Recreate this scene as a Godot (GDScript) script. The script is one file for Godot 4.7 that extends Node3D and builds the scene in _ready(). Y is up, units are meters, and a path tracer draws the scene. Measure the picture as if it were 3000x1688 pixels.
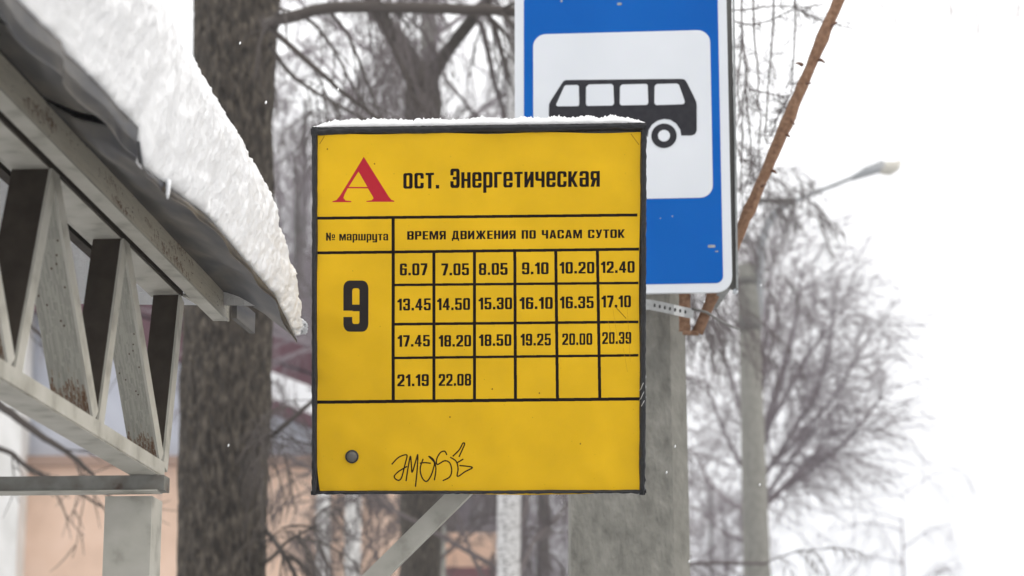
extends Node3D

const K := 0.218 / 1500.0          # half the picture's width at one metre, over 1500
var eye := Vector3(0, 1.6, 0)
var look := Basis(Vector3.RIGHT, deg_to_rad(12.346))
var rng := RandomNumberGenerator.new()
var noise := FastNoiseLite.new()
var M := {}
var taken := {}

# shelter frame: origin at the lower outer corner of the truss, u along the truss, w outwards
var tu := Vector3(0.07785, 0, -0.99697)
var tw := Vector3(0.99697, 0, 0.07785)
var torig := Vector3(-0.68525, 1.6, -4.57167)


# ---------- places ----------
func at(px: float, py: float, d: float) -> Vector3:
	return eye + look * (Vector3((px - 1500.0) * K, (844.0 - py) * K, -1.0) * d)

func onto(px: float, py: float, o: Vector3, n: Vector3) -> Vector3:
	var r := look * Vector3((px - 1500.0) * K, (844.0 - py) * K, -1.0)
	return eye + r * ((o - eye).dot(n) / r.dot(n))

func sh(u: float, y: float, w: float) -> Vector3:
	return torig + tu * u + tw * w + Vector3.UP * y


# ---------- scene tree ----------
func numbered(called: String) -> String:
	var n: int = taken.get(called, 0)
	taken[called] = n + 1
	return called if n == 0 else "%s_%03d" % [called, n]

func tag(o: Node, label: String, category := "", group := "", kind := "") -> void:
	if label: o.set_meta("label", label)
	if category: o.set_meta("category", category)
	if group: o.set_meta("group", group)
	if kind: o.set_meta("kind", kind)

func thing(called: String, label: String, category: String, place := Transform3D(), group := "") -> Node3D:
	var o := Node3D.new()
	o.name = numbered(called)
	add_child(o, true)
	o.transform = place
	tag(o, label, category, group)
	return o

func put(called: String, mesh: Mesh, m: Material, parent: Node = null, label := "", kind := "") -> MeshInstance3D:
	var o := MeshInstance3D.new()
	o.name = numbered(called) if parent == null else called
	o.mesh = mesh
	o.material_override = m
	(self if parent == null else parent).add_child(o, true)
	tag(o, label, "", "", kind)
	return o

func pw(called: String, st: SurfaceTool, m: Material, parent: Node3D, label := "") -> MeshInstance3D:
	# a part whose shape was written in world coordinates
	var o := put(called, done(st), m, parent, label)
	var t := Transform3D()
	var p: Node = parent
	while p is Node3D and p != self:
		t = (p as Node3D).transform * t
		p = p.get_parent()
	o.transform = t.affine_inverse()
	return o


# ---------- shapes ----------
func tool(smooth := false) -> SurfaceTool:
	var st := SurfaceTool.new()
	st.begin(Mesh.PRIMITIVE_TRIANGLES)
	st.set_smooth_group(0 if smooth else -1)
	return st

func done(st: SurfaceTool) -> ArrayMesh:
	st.generate_normals()
	return st.commit()

func tri(st: SurfaceTool, a: Vector3, b: Vector3, c: Vector3, ua := Vector2.ZERO, ub := Vector2.ZERO, uc := Vector2.ZERO) -> void:
	st.set_uv(ua); st.add_vertex(a)
	st.set_uv(ub); st.add_vertex(b)
	st.set_uv(uc); st.add_vertex(c)

func quad(st: SurfaceTool, a: Vector3, b: Vector3, c: Vector3, d: Vector3, ua := Vector2(0, 0), ub := Vector2(1, 0), uc := Vector2(1, 1), ud := Vector2(0, 1)) -> void:
	tri(st, a, b, c, ua, ub, uc)
	tri(st, a, c, d, ua, uc, ud)

# a bar from p to q whose section is the parallelogram of a and b
func beam(st: SurfaceTool, p: Vector3, q: Vector3, a: Vector3, b: Vector3) -> void:
	var l := (q - p).length() / maxf(a.length(), b.length())
	if a.cross(b).dot(q - p) < 0.0:
		var t := a
		a = b
		b = t
	for f in [[p, a], [p + a, b], [p + a + b, -a], [p + b, -b]]:
		var o: Vector3 = f[0]
		var s: Vector3 = f[1]
		quad(st, o, o + (q - p), o + (q - p) + s, o + s, Vector2(0, 0), Vector2(l, 0), Vector2(l, 1), Vector2(0, 1))
	quad(st, p, p + a, p + a + b, p + b)
	quad(st, q, q + b, q + a + b, q + a)

func box(st: SurfaceTool, lo: Vector3, hi: Vector3) -> void:
	beam(st, lo, Vector3(lo.x, hi.y, lo.z), Vector3(0, 0, hi.z - lo.z), Vector3(hi.x - lo.x, 0, 0))

# a tube through points with radii
func tube(st: SurfaceTool, pts: Array, radii: Array, sides := 8, rough := 0.0, cap := true) -> void:
	var n := pts.size()
	var rings := []
	var ref := Vector3.UP
	var run := 0.0
	var runs := []
	for i in n:
		var d: Vector3 = (pts[mini(i + 1, n - 1)] - pts[maxi(i - 1, 0)]).normalized()
		if i == 0:
			ref = d.cross(Vector3(0.31, 0.17, 0.93)).normalized()
		else:
			run += (pts[i] - pts[i - 1]).length()
		ref = (ref - d * ref.dot(d)).normalized()
		var bi := d.cross(ref)
		var ring := []
		for k in sides:
			var a := TAU * k / sides
			var r: float = radii[i]
			var off := ref * cos(a) + bi * sin(a)
			if rough > 0.0:
				r *= 1.0 + rough * noise.get_noise_3dv((pts[i] + off * r) * 90.0)
			ring.append(pts[i] + off * r)
		rings.append(ring)
		runs.append(run)
	for i in n - 1:
		for k in sides:
			var k2 := (k + 1) % sides
			quad(st, rings[i][k], rings[i + 1][k], rings[i + 1][k2], rings[i][k2], Vector2(float(k) / sides, runs[i]), Vector2(float(k) / sides, runs[i + 1]), Vector2(float(k + 1) / sides, runs[i + 1]), Vector2(float(k + 1) / sides, runs[i]))
	if cap:
		for e in [0, n - 1]:
			for k in sides:
				var k2 := (k + 1) % sides
				if e == 0:
					tri(st, pts[e], rings[e][k], rings[e][k2])
				else:
					tri(st, pts[e], rings[e][k2], rings[e][k])

# a flat outline of some thickness, front at z1, in a local frame
func slab(st: SurfaceTool, poly: PackedVector2Array, z0: float, z1: float) -> void:
	if Geometry2D.is_polygon_clockwise(poly):
		poly.reverse()
	var ix := Geometry2D.triangulate_polygon(poly)
	for i in range(0, ix.size(), 3):
		var a := poly[ix[i]]
		var b := poly[ix[i + 1]]
		var c := poly[ix[i + 2]]
		tri(st, Vector3(a.x, a.y, z1), Vector3(c.x, c.y, z1), Vector3(b.x, b.y, z1))
		tri(st, Vector3(a.x, a.y, z0), Vector3(b.x, b.y, z0), Vector3(c.x, c.y, z0))
	for i in poly.size():
		var a := poly[i]
		var b := poly[(i + 1) % poly.size()]
		quad(st, Vector3(a.x, a.y, z0), Vector3(a.x, a.y, z1), Vector3(b.x, b.y, z1), Vector3(b.x, b.y, z0))

func round_rect(x0: float, y0: float, x1: float, y1: float, r: float, steps := 8) -> PackedVector2Array:
	var p := PackedVector2Array()
	for c in [[x1 - r, y1 - r, 0.0], [x0 + r, y1 - r, 0.25], [x0 + r, y0 + r, 0.5], [x1 - r, y0 + r, 0.75]]:
		for i in steps + 1:
			var a: float = TAU * (c[2] + 0.25 * i / steps)
			p.append(Vector2(c[0] + r * cos(a), c[1] + r * sin(a)))
	return p


# ---------- many thin branches in one mesh ----------
class Twigs:
	var v := PackedVector3Array()
	var n := PackedVector3Array()
	var uv := PackedVector2Array()
	var ix := PackedInt32Array()
	func chain(pts: PackedVector3Array, r0: float, r1: float, sides: int) -> void:
		var m := pts.size()
		var base := v.size()
		var d0 := (pts[1] - pts[0]).normalized()
		var ref := d0.cross(Vector3(0.31, 0.17, 0.93)).normalized()
		for i in m:
			var d := (pts[mini(i + 1, m - 1)] - pts[maxi(i - 1, 0)]).normalized()
			ref = (ref - d * ref.dot(d)).normalized()
			var bi := d.cross(ref)
			var r := lerpf(r0, r1, float(i) / (m - 1))
			for k in sides:
				var a := TAU * k / sides
				var off := ref * cos(a) + bi * sin(a)
				v.append(pts[i] + off * r)
				n.append(off)
				uv.append(Vector2(float(k) / sides, pts[i].y))
		for i in m - 1:
			for k in sides:
				var k2 := (k + 1) % sides
				var a := base + i * sides + k
				var b := base + i * sides + k2
				ix.append_array(PackedInt32Array([a, a + sides, b + sides, a, b + sides, b]))
	func mesh() -> ArrayMesh:
		var arr := []
		arr.resize(Mesh.ARRAY_MAX)
		arr[Mesh.ARRAY_VERTEX] = v
		arr[Mesh.ARRAY_NORMAL] = n
		arr[Mesh.ARRAY_TEX_UV] = uv
		arr[Mesh.ARRAY_INDEX] = ix
		var am := ArrayMesh.new()
		am.add_surface_from_arrays(Mesh.PRIMITIVE_TRIANGLES, arr)
		return am

func rand_dir() -> Vector3:
	return Vector3(rng.randfn(), rng.randfn(), rng.randfn()).normalized()

# one branch and what grows from it; p: bend, sink (pull of gravity), kids (per level), ratio, spread, thin
func grow(tw_: Twigs, from: Vector3, dir: Vector3, length: float, r: float, level: int, p: Dictionary) -> void:
	var last: bool = level >= p.levels
	var steps := 4 if last else 5
	var pts := PackedVector3Array([from])
	var dirs := [dir]
	var d := dir
	var sink: float = p.sink[mini(level, p.sink.size() - 1)]
	for i in steps:
		d = (d + rand_dir() * float(p.bend) + Vector3.DOWN * sink).normalized()
		pts.append(pts[-1] + d * length / steps)
		dirs.append(d)
	tw_.chain(pts, r, r * (0.35 if last else 0.5), 3 if level >= 2 else 6)
	if last:
		return
	var kids: int = p.kids[mini(level, p.kids.size() - 1)]
	for c in kids:
		var t := lerpf(0.18 if level else 0.3, 1.0, (c + rng.randf()) / kids)
		var f := t * steps
		var i := mini(int(f), steps - 1)
		var q := pts[i].lerp(pts[i + 1], f - i)
		var dd: Vector3 = dirs[i + 1]
		var side := rand_dir()
		side = (side - dd * side.dot(dd)).normalized()
		var nd := (dd + side * float(p.spread) * rng.randf_range(0.6, 1.3)).normalized()
		var rr := maxf(r * float(p.thin) * lerpf(1.0, 0.55, t), p.least)
		grow(tw_, q, nd, length * float(p.ratio) * rng.randf_range(0.7, 1.25) * lerpf(1.0, 0.7, t), rr, level + 1, p)

# a branch drawn through given places, with its own small twigs
func limb(tw_: Twigs, pts: Array, r0: float, r1: float, twigs: int, p: Dictionary) -> void:
	var fine := PackedVector3Array()
	for i in pts.size() - 1:
		for k in 4:
			var a: Vector3 = pts[maxi(i - 1, 0)]
			var b: Vector3 = pts[i]
			var c: Vector3 = pts[i + 1]
			var e: Vector3 = pts[mini(i + 2, pts.size() - 1)]
			fine.append(b.cubic_interpolate(c, a, e, k / 4.0) + rand_dir() * r0 * 0.15)
	fine.append(pts[-1])
	tw_.chain(fine, r0, r1, 7)
	for c in twigs:
		var i := rng.randi_range(1, fine.size() - 2)
		var dd := (fine[i + 1] - fine[i]).normalized()
		var side := rand_dir()
		side = (side - dd * side.dot(dd)).normalized()
		grow(tw_, fine[i], (dd + side * 0.9).normalized(), float(p.size) * rng.randf_range(0.6, 1.3), maxf(minf(r0, r1) * 0.45, p.least), p.levels - 1, p)

# ---------- print: outlines filled into a picture of the flat sheet ----------
var ink: Image
const TS := 1.9
const TX := 926.0
const TY := 384.0

func fill(poly: PackedVector2Array, c: Color) -> void:
	var y0 := 1e9
	var y1 := -1e9
	for p in poly:
		y0 = minf(y0, p.y)
		y1 = maxf(y1, p.y)
	for y in range(maxi(int(y0), 0), mini(int(y1) + 1, ink.get_height())):
		var yy := y + 0.5
		var xs := PackedFloat32Array()
		for i in poly.size():
			var a := poly[i]
			var b := poly[(i + 1) % poly.size()]
			if (a.y <= yy) != (b.y <= yy):
				xs.append(a.x + (yy - a.y) / (b.y - a.y) * (b.x - a.x))
		xs.sort()
		for i in range(0, xs.size() - 1, 2):
			var x0 := roundi(xs[i])
			var x1 := roundi(xs[i + 1])
			if x1 > x0:
				ink.fill_rect(Rect2i(x0, y, x1 - x0, 1), c)

func pix(px: float, py: float) -> Vector2:
	return Vector2(px - TX, py - TY) * TS

func stroke(a: Vector2, b: Vector2, w: float, c: Color) -> void:
	var n := (b - a).normalized().orthogonal() * w * 0.5
	fill(PackedVector2Array([a + n, b + n, b - n, a - n]), c)

func rule(x0: float, y0: float, x1: float, y1: float, w: float) -> void:
	stroke(pix(x0, y0), pix(x1, y1), w * TS, BLACK)

func pen(pts: Array, w: float, c: Color) -> void:
	var q := []
	for p in pts:
		q.append(pix(850.0 + p[0] / 2.342, 1100.0 + p[1] / 2.342))
	var prev: Vector2 = q[0]
	for i in q.size() - 1:
		for k in 6:
			var a: Vector2 = q[maxi(i - 1, 0)]
			var e: Vector2 = q[mini(i + 2, q.size() - 1)]
			var cur: Vector2 = q[i].cubic_interpolate(q[i + 1], a, e, (k + 1) / 6.0)
			stroke(prev, cur, w * TS, c)
			fill(round_rect(cur.x - w * TS / 2, cur.y - w * TS / 2, cur.x + w * TS / 2, cur.y + w * TS / 2, w * TS / 2, 3), c)
			prev = cur

const BLACK := Color(0.10, 0.06, 0.05)
const PAPER := Color(0.885, 0.708, 0.115)

# a narrow heavy alphabet: every letter is outlines that ink (f) and outlines that clear (e), 100 units high
func rc(x0, y0, x1, y1) -> PackedVector2Array:
	return PackedVector2Array([Vector2(x0, y0), Vector2(x1, y0), Vector2(x1, y1), Vector2(x0, y1)])

func pg(a: Array) -> PackedVector2Array:
	var p := PackedVector2Array()
	for i in range(0, a.size(), 2):
		p.append(Vector2(a[i], a[i + 1]))
	return p

func glyph(ch: String) -> Array:
	var S := 22.0
	var B := 15.0
	var W := 62.0
	var H := 100.0
	var ring := [["f", round_rect(0, 0, W, H, 15, 4)], ["e", round_rect(S, B, W - S, H - B, 5, 3)]]
	match ch:
		" ": return [34.0, []]
		".": return [24.0, [["f", rc(1, H - 22, 23, H)]]]
		"0", "О", "о": return [W, ring]
		"С", "с": return [W, ring + [["e", rc(W - S - 1, 37, W + 1, 63)]]]
		"Э": return [W, ring + [["e", rc(-1, 35, S + 1, 65)], ["f", rc(S * 0.7, 43, W - 4, 57)]]]
		"е": return [W, ring + [["f", rc(S - 1, 44, W - S + 1, 57)], ["e", rc(W - S - 1, 57, W + 1, 69)]]]
		"Т", "т": return [56.0, [["f", rc(0, 0, 56, B)], ["f", rc(17, 0, 39, H)]]]
		"Н", "н": return [W, [["f", rc(0, 0, S, H)], ["f", rc(W - S, 0, W, H)], ["f", rc(S - 1, 42, W - S + 1, 57)]]]
		"П": return [W, [["f", rc(0, 0, S, H)], ["f", rc(W - S, 0, W, H)], ["f", rc(S - 1, 0, W - S + 1, B)]]]
		"Ш", "ш": return [94.0, [["f", rc(0, 0, S, H)], ["f", rc(36, 0, 58, H)], ["f", rc(72, 0, 94, H)], ["f", rc(0, H - B, 94, H)]]]
		"Е": return [54.0, [["f", rc(0, 0, S, H)], ["f", rc(0, 0, 54, B)], ["f", rc(0, 43, 50, 57)], ["f", rc(0, H - B, 54, H)]]]
		"Г", "г": return [50.0, [["f", rc(0, 0, S, H)], ["f", rc(0, 0, 50, B)]]]
		"И", "и": return [W, [["f", rc(0, 0, S, H)], ["f", rc(W - S, 0, W, H)], ["f", pg([S - 1, 92, S - 1, 52, W - S + 1, 8, W - S + 1, 48])]]]
		"N": return [W, [["f", rc(0, 0, S, H)], ["f", rc(W - S, 0, W, H)], ["f", pg([S - 1, 8, S - 1, 48, W - S + 1, 92, W - S + 1, 52])]]]
		"o": return [40.0, [["f", round_rect(0, 20, 40, 72, 12, 3)], ["e", round_rect(14, 33, 26, 59, 4, 2)], ["f", rc(0, 82, 40, 94)]]]
		"Р": return [W, [["f", round_rect(0, 0, W, 60, 14, 4)], ["e", round_rect(S, B, W - S, 46, 4, 3)], ["f", rc(0, 0, S, H)]]]
		"р": return [W, ring + [["f", rc(0, 0, S, 132)]]]
		"Ч", "ч": return [W, [["f", rc(W - S, 0, W, H)], ["f", rc(0, 0, S, 45)], ["f", round_rect(0, 28, W, 60, 13, 4)], ["e", rc(S, -1, W - S, 44)]]]
		"К", "к": return [W + 2, [["f", rc(0, 0, S, H)], ["f", pg([S, 40, 42, 0, 64, 0, 38, 50, 64, 100, 42, 100, S, 62])]]]
		"а": return [W, ring + [["e", rc(-1, 31, W - S, 42)], ["f", rc(8, 42, W - S + 1, 55)], ["f", rc(0, 50, S, 90)], ["f", rc(W - S, 40, W, H)]]]
		"А": return [W + 4, [["f", pg([20, 0, 46, 0, 66, 100, 44, 100, 41, 80, 25, 80, 22, 100, 0, 100])], ["e", pg([33, 22, 38, 64, 28, 64])]]]
		"Я", "я": return [W, [["f", round_rect(0, 0, W, 58, 14, 4)], ["e", round_rect(S, B, W - S, 44, 4, 3)], ["f", rc(W - S, 0, W, H)], ["f", pg([0, 100, 23, 100, 38, 54, 14, 52])]]]
		"М", "м": return [84.0, [["f", pg([0, 0, 27, 0, 42, 56, 57, 0, 84, 0, 84, 100, 64, 100, 64, 38, 49, 100, 35, 100, 20, 38, 20, 100, 0, 100])]]]
		"В": return [W, [["f", round_rect(0, 0, W, 54, 13, 4)], ["f", round_rect(0, 46, W, H, 14, 4)], ["f", rc(0, 0, S, H)], ["e", round_rect(S, B, W - S, 43, 4, 3)], ["e", round_rect(S, 57, W - S, H - B, 4, 3)]]]
		"Д": return [W + 8, [["f", pg([16, 0, 62, 0, 62, 84, 70, 84, 70, 118, 56, 118, 56, 100, 14, 100, 14, 118, 0, 118, 0, 84, 7, 84])], ["e", pg([32, 15, 41, 15, 41, 84, 28, 84])]]]
		"Ж": return [98.0, [["f", rc(38, 0, 60, H)], ["f", pg([38, 40, 22, 0, 1, 0, 24, 50, 0, 100, 21, 100, 38, 62])], ["f", pg([60, 40, 76, 0, 97, 0, 74, 50, 98, 100, 77, 100, 60, 62])]]]
		"У": return [W, [["f", pg([0, 0, 22, 0, 33, 44, 41, 0, 62, 0, 40, 84, 32, 98, 20, 100, 8, 100, 8, 85, 17, 84, 22, 74])]]]
		"у": return [W, [["f", rc(W - S, 0, W, 115)], ["f", rc(0, 0, S, 85)], ["f", round_rect(0, 60, W, H, 12, 4)], ["e", rc(S, -1, W - S, 85)], ["f", round_rect(4, 112, W, 132, 8, 4)]]]
		"1": return [40.0, [["f", rc(18, 0, 40, H)], ["f", pg([18, 0, 18, 32, 0, 32, 0, 17, 12, 12])]]]
		"2": return [W, [["f", round_rect(0, 0, W, 60, 15, 4)], ["e", round_rect(S, B, W - S, 75, 4, 3)], ["e", rc(-1, 35, W - S, 70)], ["f", pg([W - S, 40, W, 40, W, 50, 26, 86, W, 86, W, 100, 0, 100, 0, 84])]]]
		"3": return [W, ring + [["e", rc(-1, 32, S + 1, 67)], ["f", rc(S * 0.8, 42, W - S + 1, 57)], ["e", pg([W + 1, 44, W + 1, 56, W - 6, 50])]]]
		"4": return [W + 2, [["f", rc(32, 0, 54, H)], ["f", rc(0, 64, 64, 79)], ["f", pg([32, 0, 32, 32, 19, 66, 0, 66])]]]
		"5": return [W, [["f", round_rect(0, 36, W, H, 15, 4)], ["e", round_rect(S, 50, W - S, H - B, 5, 3)], ["e", rc(-1, 56, S + 1, 70)], ["f", rc(2, 0, W - 3, B)], ["f", rc(2, 0, S, 52)]]]
		"6": return [W, ring + [["f", rc(S - 1, 40, W - S + 1, 53)], ["e", rc(W - S - 1, 29, W + 1, 41)]]]
		"7": return [W - 4, [["f", rc(0, 0, 58, 17)], ["f", pg([35, 16, 58, 16, 58, 26, 34, 100, 10, 100])]]]
		"8": return [W, ring + [["f", rc(S - 1, 42, W - S + 1, 57)], ["e", pg([-1, 44, -1, 56, 6, 50])], ["e", pg([W + 1, 44, W + 1, 56, W - 6, 50])]]]
		"9": return [W, ring + [["f", rc(S - 1, 47, W - S + 1, 60)], ["e", rc(-1, 59, S + 1, 71)]]]
	return [W, []]

# text fitted between x0 and x1; letters in tall are drawn from y_cap, the rest from y_top, all down to base; the line tilts by slope
func write(text: String, x0: float, x1: float, y_top: float, base: float, slope := 0.0, y_cap := -1.0, c := BLACK) -> void:
	var gap := 11.0
	var total := -gap
	for i in text.length():
		total += float(glyph(text[i])[0]) + gap
	var sx := (x1 - x0) / total
	var x := 0.0
	for i in text.length():
		var g := glyph(text[i])
		var top := y_cap if y_cap >= 0.0 and text[i] in "ЭNo" else y_top
		var sy := (base - top) / 100.0
		for op in g[1]:
			var poly := PackedVector2Array()
			for p: Vector2 in op[1]:
				var px := x0 + (x + p.x) * sx
				poly.append(pix(px, top + p.y * sy + slope * (px - x0)))
			fill(poly, c if op[0] == "f" else PAPER)
		x += float(g[0]) + gap

func sheet_print() -> Image:
	ink = Image.create(int(954 * TS), int(1064 * TS), false, Image.FORMAT_RGB8)
	ink.fill(PAPER)
	# heading
	var red := Color(0.70, 0.155, 0.205)
	var letter := PackedVector2Array()
	var outline := [802, 482, 1020, 830, 1045, 862, 1072, 870, 1072, 880, 825, 880, 825, 872, 870, 866, 888, 850, 880, 830, 838, 760, 660, 760, 632, 815, 622, 845, 640, 868, 692, 873, 692, 882, 525, 882, 525, 874, 560, 865, 590, 830]
	for i in range(0, outline.size(), 2):
		letter.append(pix(800 + outline[i] / 3.01875, 300 + outline[i + 1] / 3.01875))
	fill(letter, red)
	var eye_of := PackedVector2Array()
	for q in [[755, 612], [834, 748], [668, 748]]:
		eye_of.append(pix(800 + q[0] / 3.01875, 300 + q[1] / 3.01875))
	fill(eye_of, PAPER)
	write("ост.", 1181, 1287, 507, 553, -0.008)
	write("Энергетическая", 1319, 1757, 505, 551, -0.009, 494)
	# table
	rule(928, 639.5, 1867, 630, 8.5)
	rule(928, 741, 1872, 730, 8.5)
	rule(1152, 835, 1870, 829, 7.5)
	rule(1152, 950, 1870, 943, 8)
	rule(1152, 1049, 1870, 1041, 7.5)
	rule(928, 1178.5, 1880, 1168.5, 9.5)
	rule(1152, 637, 1152, 1180, 9.5)
	rule(1271, 738, 1271, 1177, 9)
	rule(1390, 737, 1390, 1176, 9)
	rule(1508, 735, 1510, 1175, 9)
	rule(1628, 734, 1633, 1174, 9)
	rule(1750, 733, 1757, 1172, 9)
	write("No маршрута", 955, 1137, 686, 705, -0.004, 682)
	write("ВРЕМЯ ДВИЖЕНИЯ ПО ЧАСАМ СУТОК", 1193, 1830, 677.5, 702.5, -0.0085)
	write("9", 1006, 1079, 822, 972, 0, -1, Color(0.175, 0.155, 0.15))
	for t in [["6.07", 1171, 1252, 772, 807], ["7.05", 1293, 1374, 772, 807], ["8.05", 1403, 1487, 771, 806], ["9.10", 1529, 1607, 769, 804], ["10.20", 1639, 1741, 768, 802], ["12.40", 1760, 1859, 766, 800],
			["13.45", 1164, 1262, 875, 910], ["14.50", 1280, 1377, 874, 909], ["15.30", 1402, 1500, 872, 907], ["16.10", 1522, 1619, 871, 906], ["16.35", 1640, 1739, 869, 904], ["17.10", 1762, 1848, 866, 901],
			["17.45", 1165, 1259, 982, 1016], ["18.20", 1285, 1380, 982, 1016], ["18.50", 1403, 1498, 980, 1014], ["19.25", 1525, 1614, 978, 1013], ["20.00", 1647, 1735, 977, 1011], ["20.39", 1764, 1849, 973, 1008],
			["21.19", 1164, 1256, 1097, 1132], ["22.08", 1285, 1380, 1096, 1131]]:
		write(t[0], t[1], t[2], t[3], t[4], -0.009)
	# felt pen scrawl
	var felt := Color(0.14, 0.075, 0.05)
	for s in [
		[[697, 610], [740, 565], [785, 545], [802, 552], [788, 610], [768, 690], [750, 718], [725, 712], [715, 690], [745, 658], [800, 625]],
		[[795, 725], [808, 640], [825, 555], [832, 620], [838, 662], [868, 565], [876, 548], [872, 640], [860, 760]],
		[[912, 572], [892, 640], [905, 700], [935, 727], [965, 690], [985, 630], [988, 595], [952, 555], [985, 580], [1000, 640], [990, 715]],
		[[890, 602], [925, 598], [962, 602]],
		[[1075, 545], [1060, 520], [1030, 530], [1005, 575], [1010, 610], [1060, 585], [1095, 600], [1108, 650], [1095, 695], [1050, 720]],
		[[1098, 560], [1140, 590], [1152, 640], [1148, 692], [1200, 660], [1250, 632], [1210, 622], [1165, 618]],
		[[1140, 602], [1185, 575]],
		[[1115, 555], [1160, 510], [1185, 465], [1197, 470], [1185, 500], [1160, 555]]]:
		pen(s, 3.9, felt)
	# scratches and dirt
	stroke(pix(1800, 896), pix(1834, 933), 3.5, Color(0.45, 0.30, 0.05))
	for q in [[1795, 905, 1812, 1010], [1836, 880, 1846, 1060], [1826, 1020, 1838, 1090], [1781, 940, 1796, 1000]]:
		stroke(pix(q[0], q[1]), pix(q[2], q[3]), 1.6, Color(0.76, 0.56, 0.13))
	stroke(pix(936, 422), pix(950, 399), 4.0, Color(0.62, 0.44, 0.07))
	stroke(pix(1848, 392), pix(1872, 424), 4.5, Color(0.66, 0.48, 0.08))
	for i in 150:
		var q := pix(rng.randf_range(930, 1875), rng.randf_range(392, 1440))
		var r := rng.randf_range(0.6, 2.2)
		fill(round_rect(q.x - r, q.y - r, q.x + r, q.y + r, r, 2), PAPER.darkened(rng.randf_range(0.06, 0.4)))
	for q in [[959, 437], [1097, 480], [1318, 1222], [1580, 1152], [1700, 1300], [1442, 1140]]:
		fill(round_rect(pix(q[0], q[1]).x - 4, pix(q[0], q[1]).y - 5, pix(q[0], q[1]).x + 4, pix(q[0], q[1]).y + 5, 4, 3), Color(0.55, 0.40, 0.08))
	# weathering: the yellow is not even
	var n := FastNoiseLite.new()
	n.seed = 5
	n.frequency = 0.006
	n.fractal_octaves = 5
	var cloud := n.get_image(ink.get_width() / 2, ink.get_height() / 2)
	cloud.convert(Image.FORMAT_RGB8)
	cloud.resize(ink.get_width(), ink.get_height(), Image.INTERPOLATE_BILINEAR)
	var data := ink.get_data()
	var cd := cloud.get_data()
	for i in range(0, data.size(), 3):
		var f := 0.97 + 0.05 * cd[i] / 255.0
		data[i] = mini(int(data[i] * f), 255)
		data[i + 1] = mini(int(data[i + 1] * f), 255)
		data[i + 2] = mini(int(data[i + 2] * f), 255)
	return Image.create_from_data(ink.get_width(), ink.get_height(), false, Image.FORMAT_RGB8, data)

# ---------- materials ----------
func lin(r: float, g: float, b: float) -> Color:
	return Color(r, g, b).linear_to_srgb()

func ramp_noise(seed_: int, freq: float, oct: int, cols: Array, size := 512, normal := false) -> NoiseTexture2D:
	var n := FastNoiseLite.new()
	n.seed = seed_
	n.frequency = freq
	n.fractal_octaves = oct
	var t := NoiseTexture2D.new()
	t.width = size
	t.height = size
	t.seamless = true
	t.noise = n
	t.as_normal_map = normal
	if cols.size():
		var g := Gradient.new()
		var off := PackedFloat32Array()
		var cc := PackedColorArray()
		for c in cols:
			off.append(c[0])
			cc.append(c[1])
		g.offsets = off
		g.colors = cc
		t.color_ramp = g
	return t

func mat(c: Color, rough := 0.7, metal := 0.0) -> StandardMaterial3D:
	var m := StandardMaterial3D.new()
	m.albedo_color = c
	m.roughness = rough
	m.metallic = metal
	return m

func textured(t: Texture2D, scale: Vector3, rough := 0.7, tri_ := true) -> StandardMaterial3D:
	var m := mat(Color.WHITE, rough)
	m.albedo_texture = t
	m.uv1_triplanar = tri_
	m.uv1_scale = scale
	return m

func relief(m: StandardMaterial3D, t: Texture2D, cm: float) -> StandardMaterial3D:
	m.heightmap_enabled = true
	m.heightmap_texture = t
	m.heightmap_scale = cm
	return m

# paint with short rusty runs that start along the upper edge
func rusty_paint() -> ImageTexture:
	var im := Image.create(2048, 128, false, Image.FORMAT_RGB8)
	var base := lin(0.56, 0.53, 0.45)
	im.fill(base)
	var r := RandomNumberGenerator.new()
	r.seed = 31
	for i in 2600:   # grime
		var w := r.randi_range(2, 60)
		im.fill_rect(Rect2i(r.randi_range(0, 2047), r.randi_range(0, 127), w, r.randi_range(1, 3)), base.darkened(r.randf_range(0.0, 0.1)))
	for patch in 44:
		var cx := r.randi_range(0, 2047)
		var cy := r.randi_range(5, 110)
		for k in r.randi_range(4, 22):
			var x := cx + int(r.randfn() * 28)
			var y := cy + int(r.randfn() * 9)
			var l := r.randi_range(8, 34)
			var c := base.lerp(Color(0.30, 0.17, 0.10), r.randf_range(0.35, 1.0))
			for j in l:
				im.fill_rect(Rect2i(x + j / 4, y + j, maxi(1, int(4.0 * (1.0 - float(j) / l))), 1), c)
	for k in 70:
		im.fill_rect(Rect2i(r.randi_range(0, 2047), r.randi_range(0, 127), r.randi_range(2, 5), r.randi_range(3, 6)), Color(0.2, 0.13, 0.1))
	return ImageTexture.create_from_image(im)

# grey paint on the diagonals: flecks everywhere, rust where they meet the bottom chord
func bar_paint() -> ImageTexture:
	var im := Image.create(512, 64, false, Image.FORMAT_RGB8)
	var base := lin(0.345, 0.34, 0.30)
	im.fill(base)
	var r := RandomNumberGenerator.new()
	r.seed = 9
	for i in 900:
		im.fill_rect(Rect2i(r.randi_range(0, 511), r.randi_range(0, 63), r.randi_range(3, 40), r.randi_range(1, 4)), base.lerp(base.darkened(0.25), r.randf() * 0.5))
	for i in 500:
		var x := int(absf(r.randfn()) * 30.0)
		im.fill_rect(Rect2i(x, r.randi_range(0, 63), r.randi_range(2, 14), r.randi_range(1, 4)), base.lerp(Color(0.33, 0.2, 0.12), r.randf_range(0.15, 0.8)))
	for i in 13:
		im.fill_rect(Rect2i(r.randi_range(20, 500), r.randi_range(4, 60), 3, 3), Color(0.24, 0.15, 0.11))
	return ImageTexture.create_from_image(im)

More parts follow.
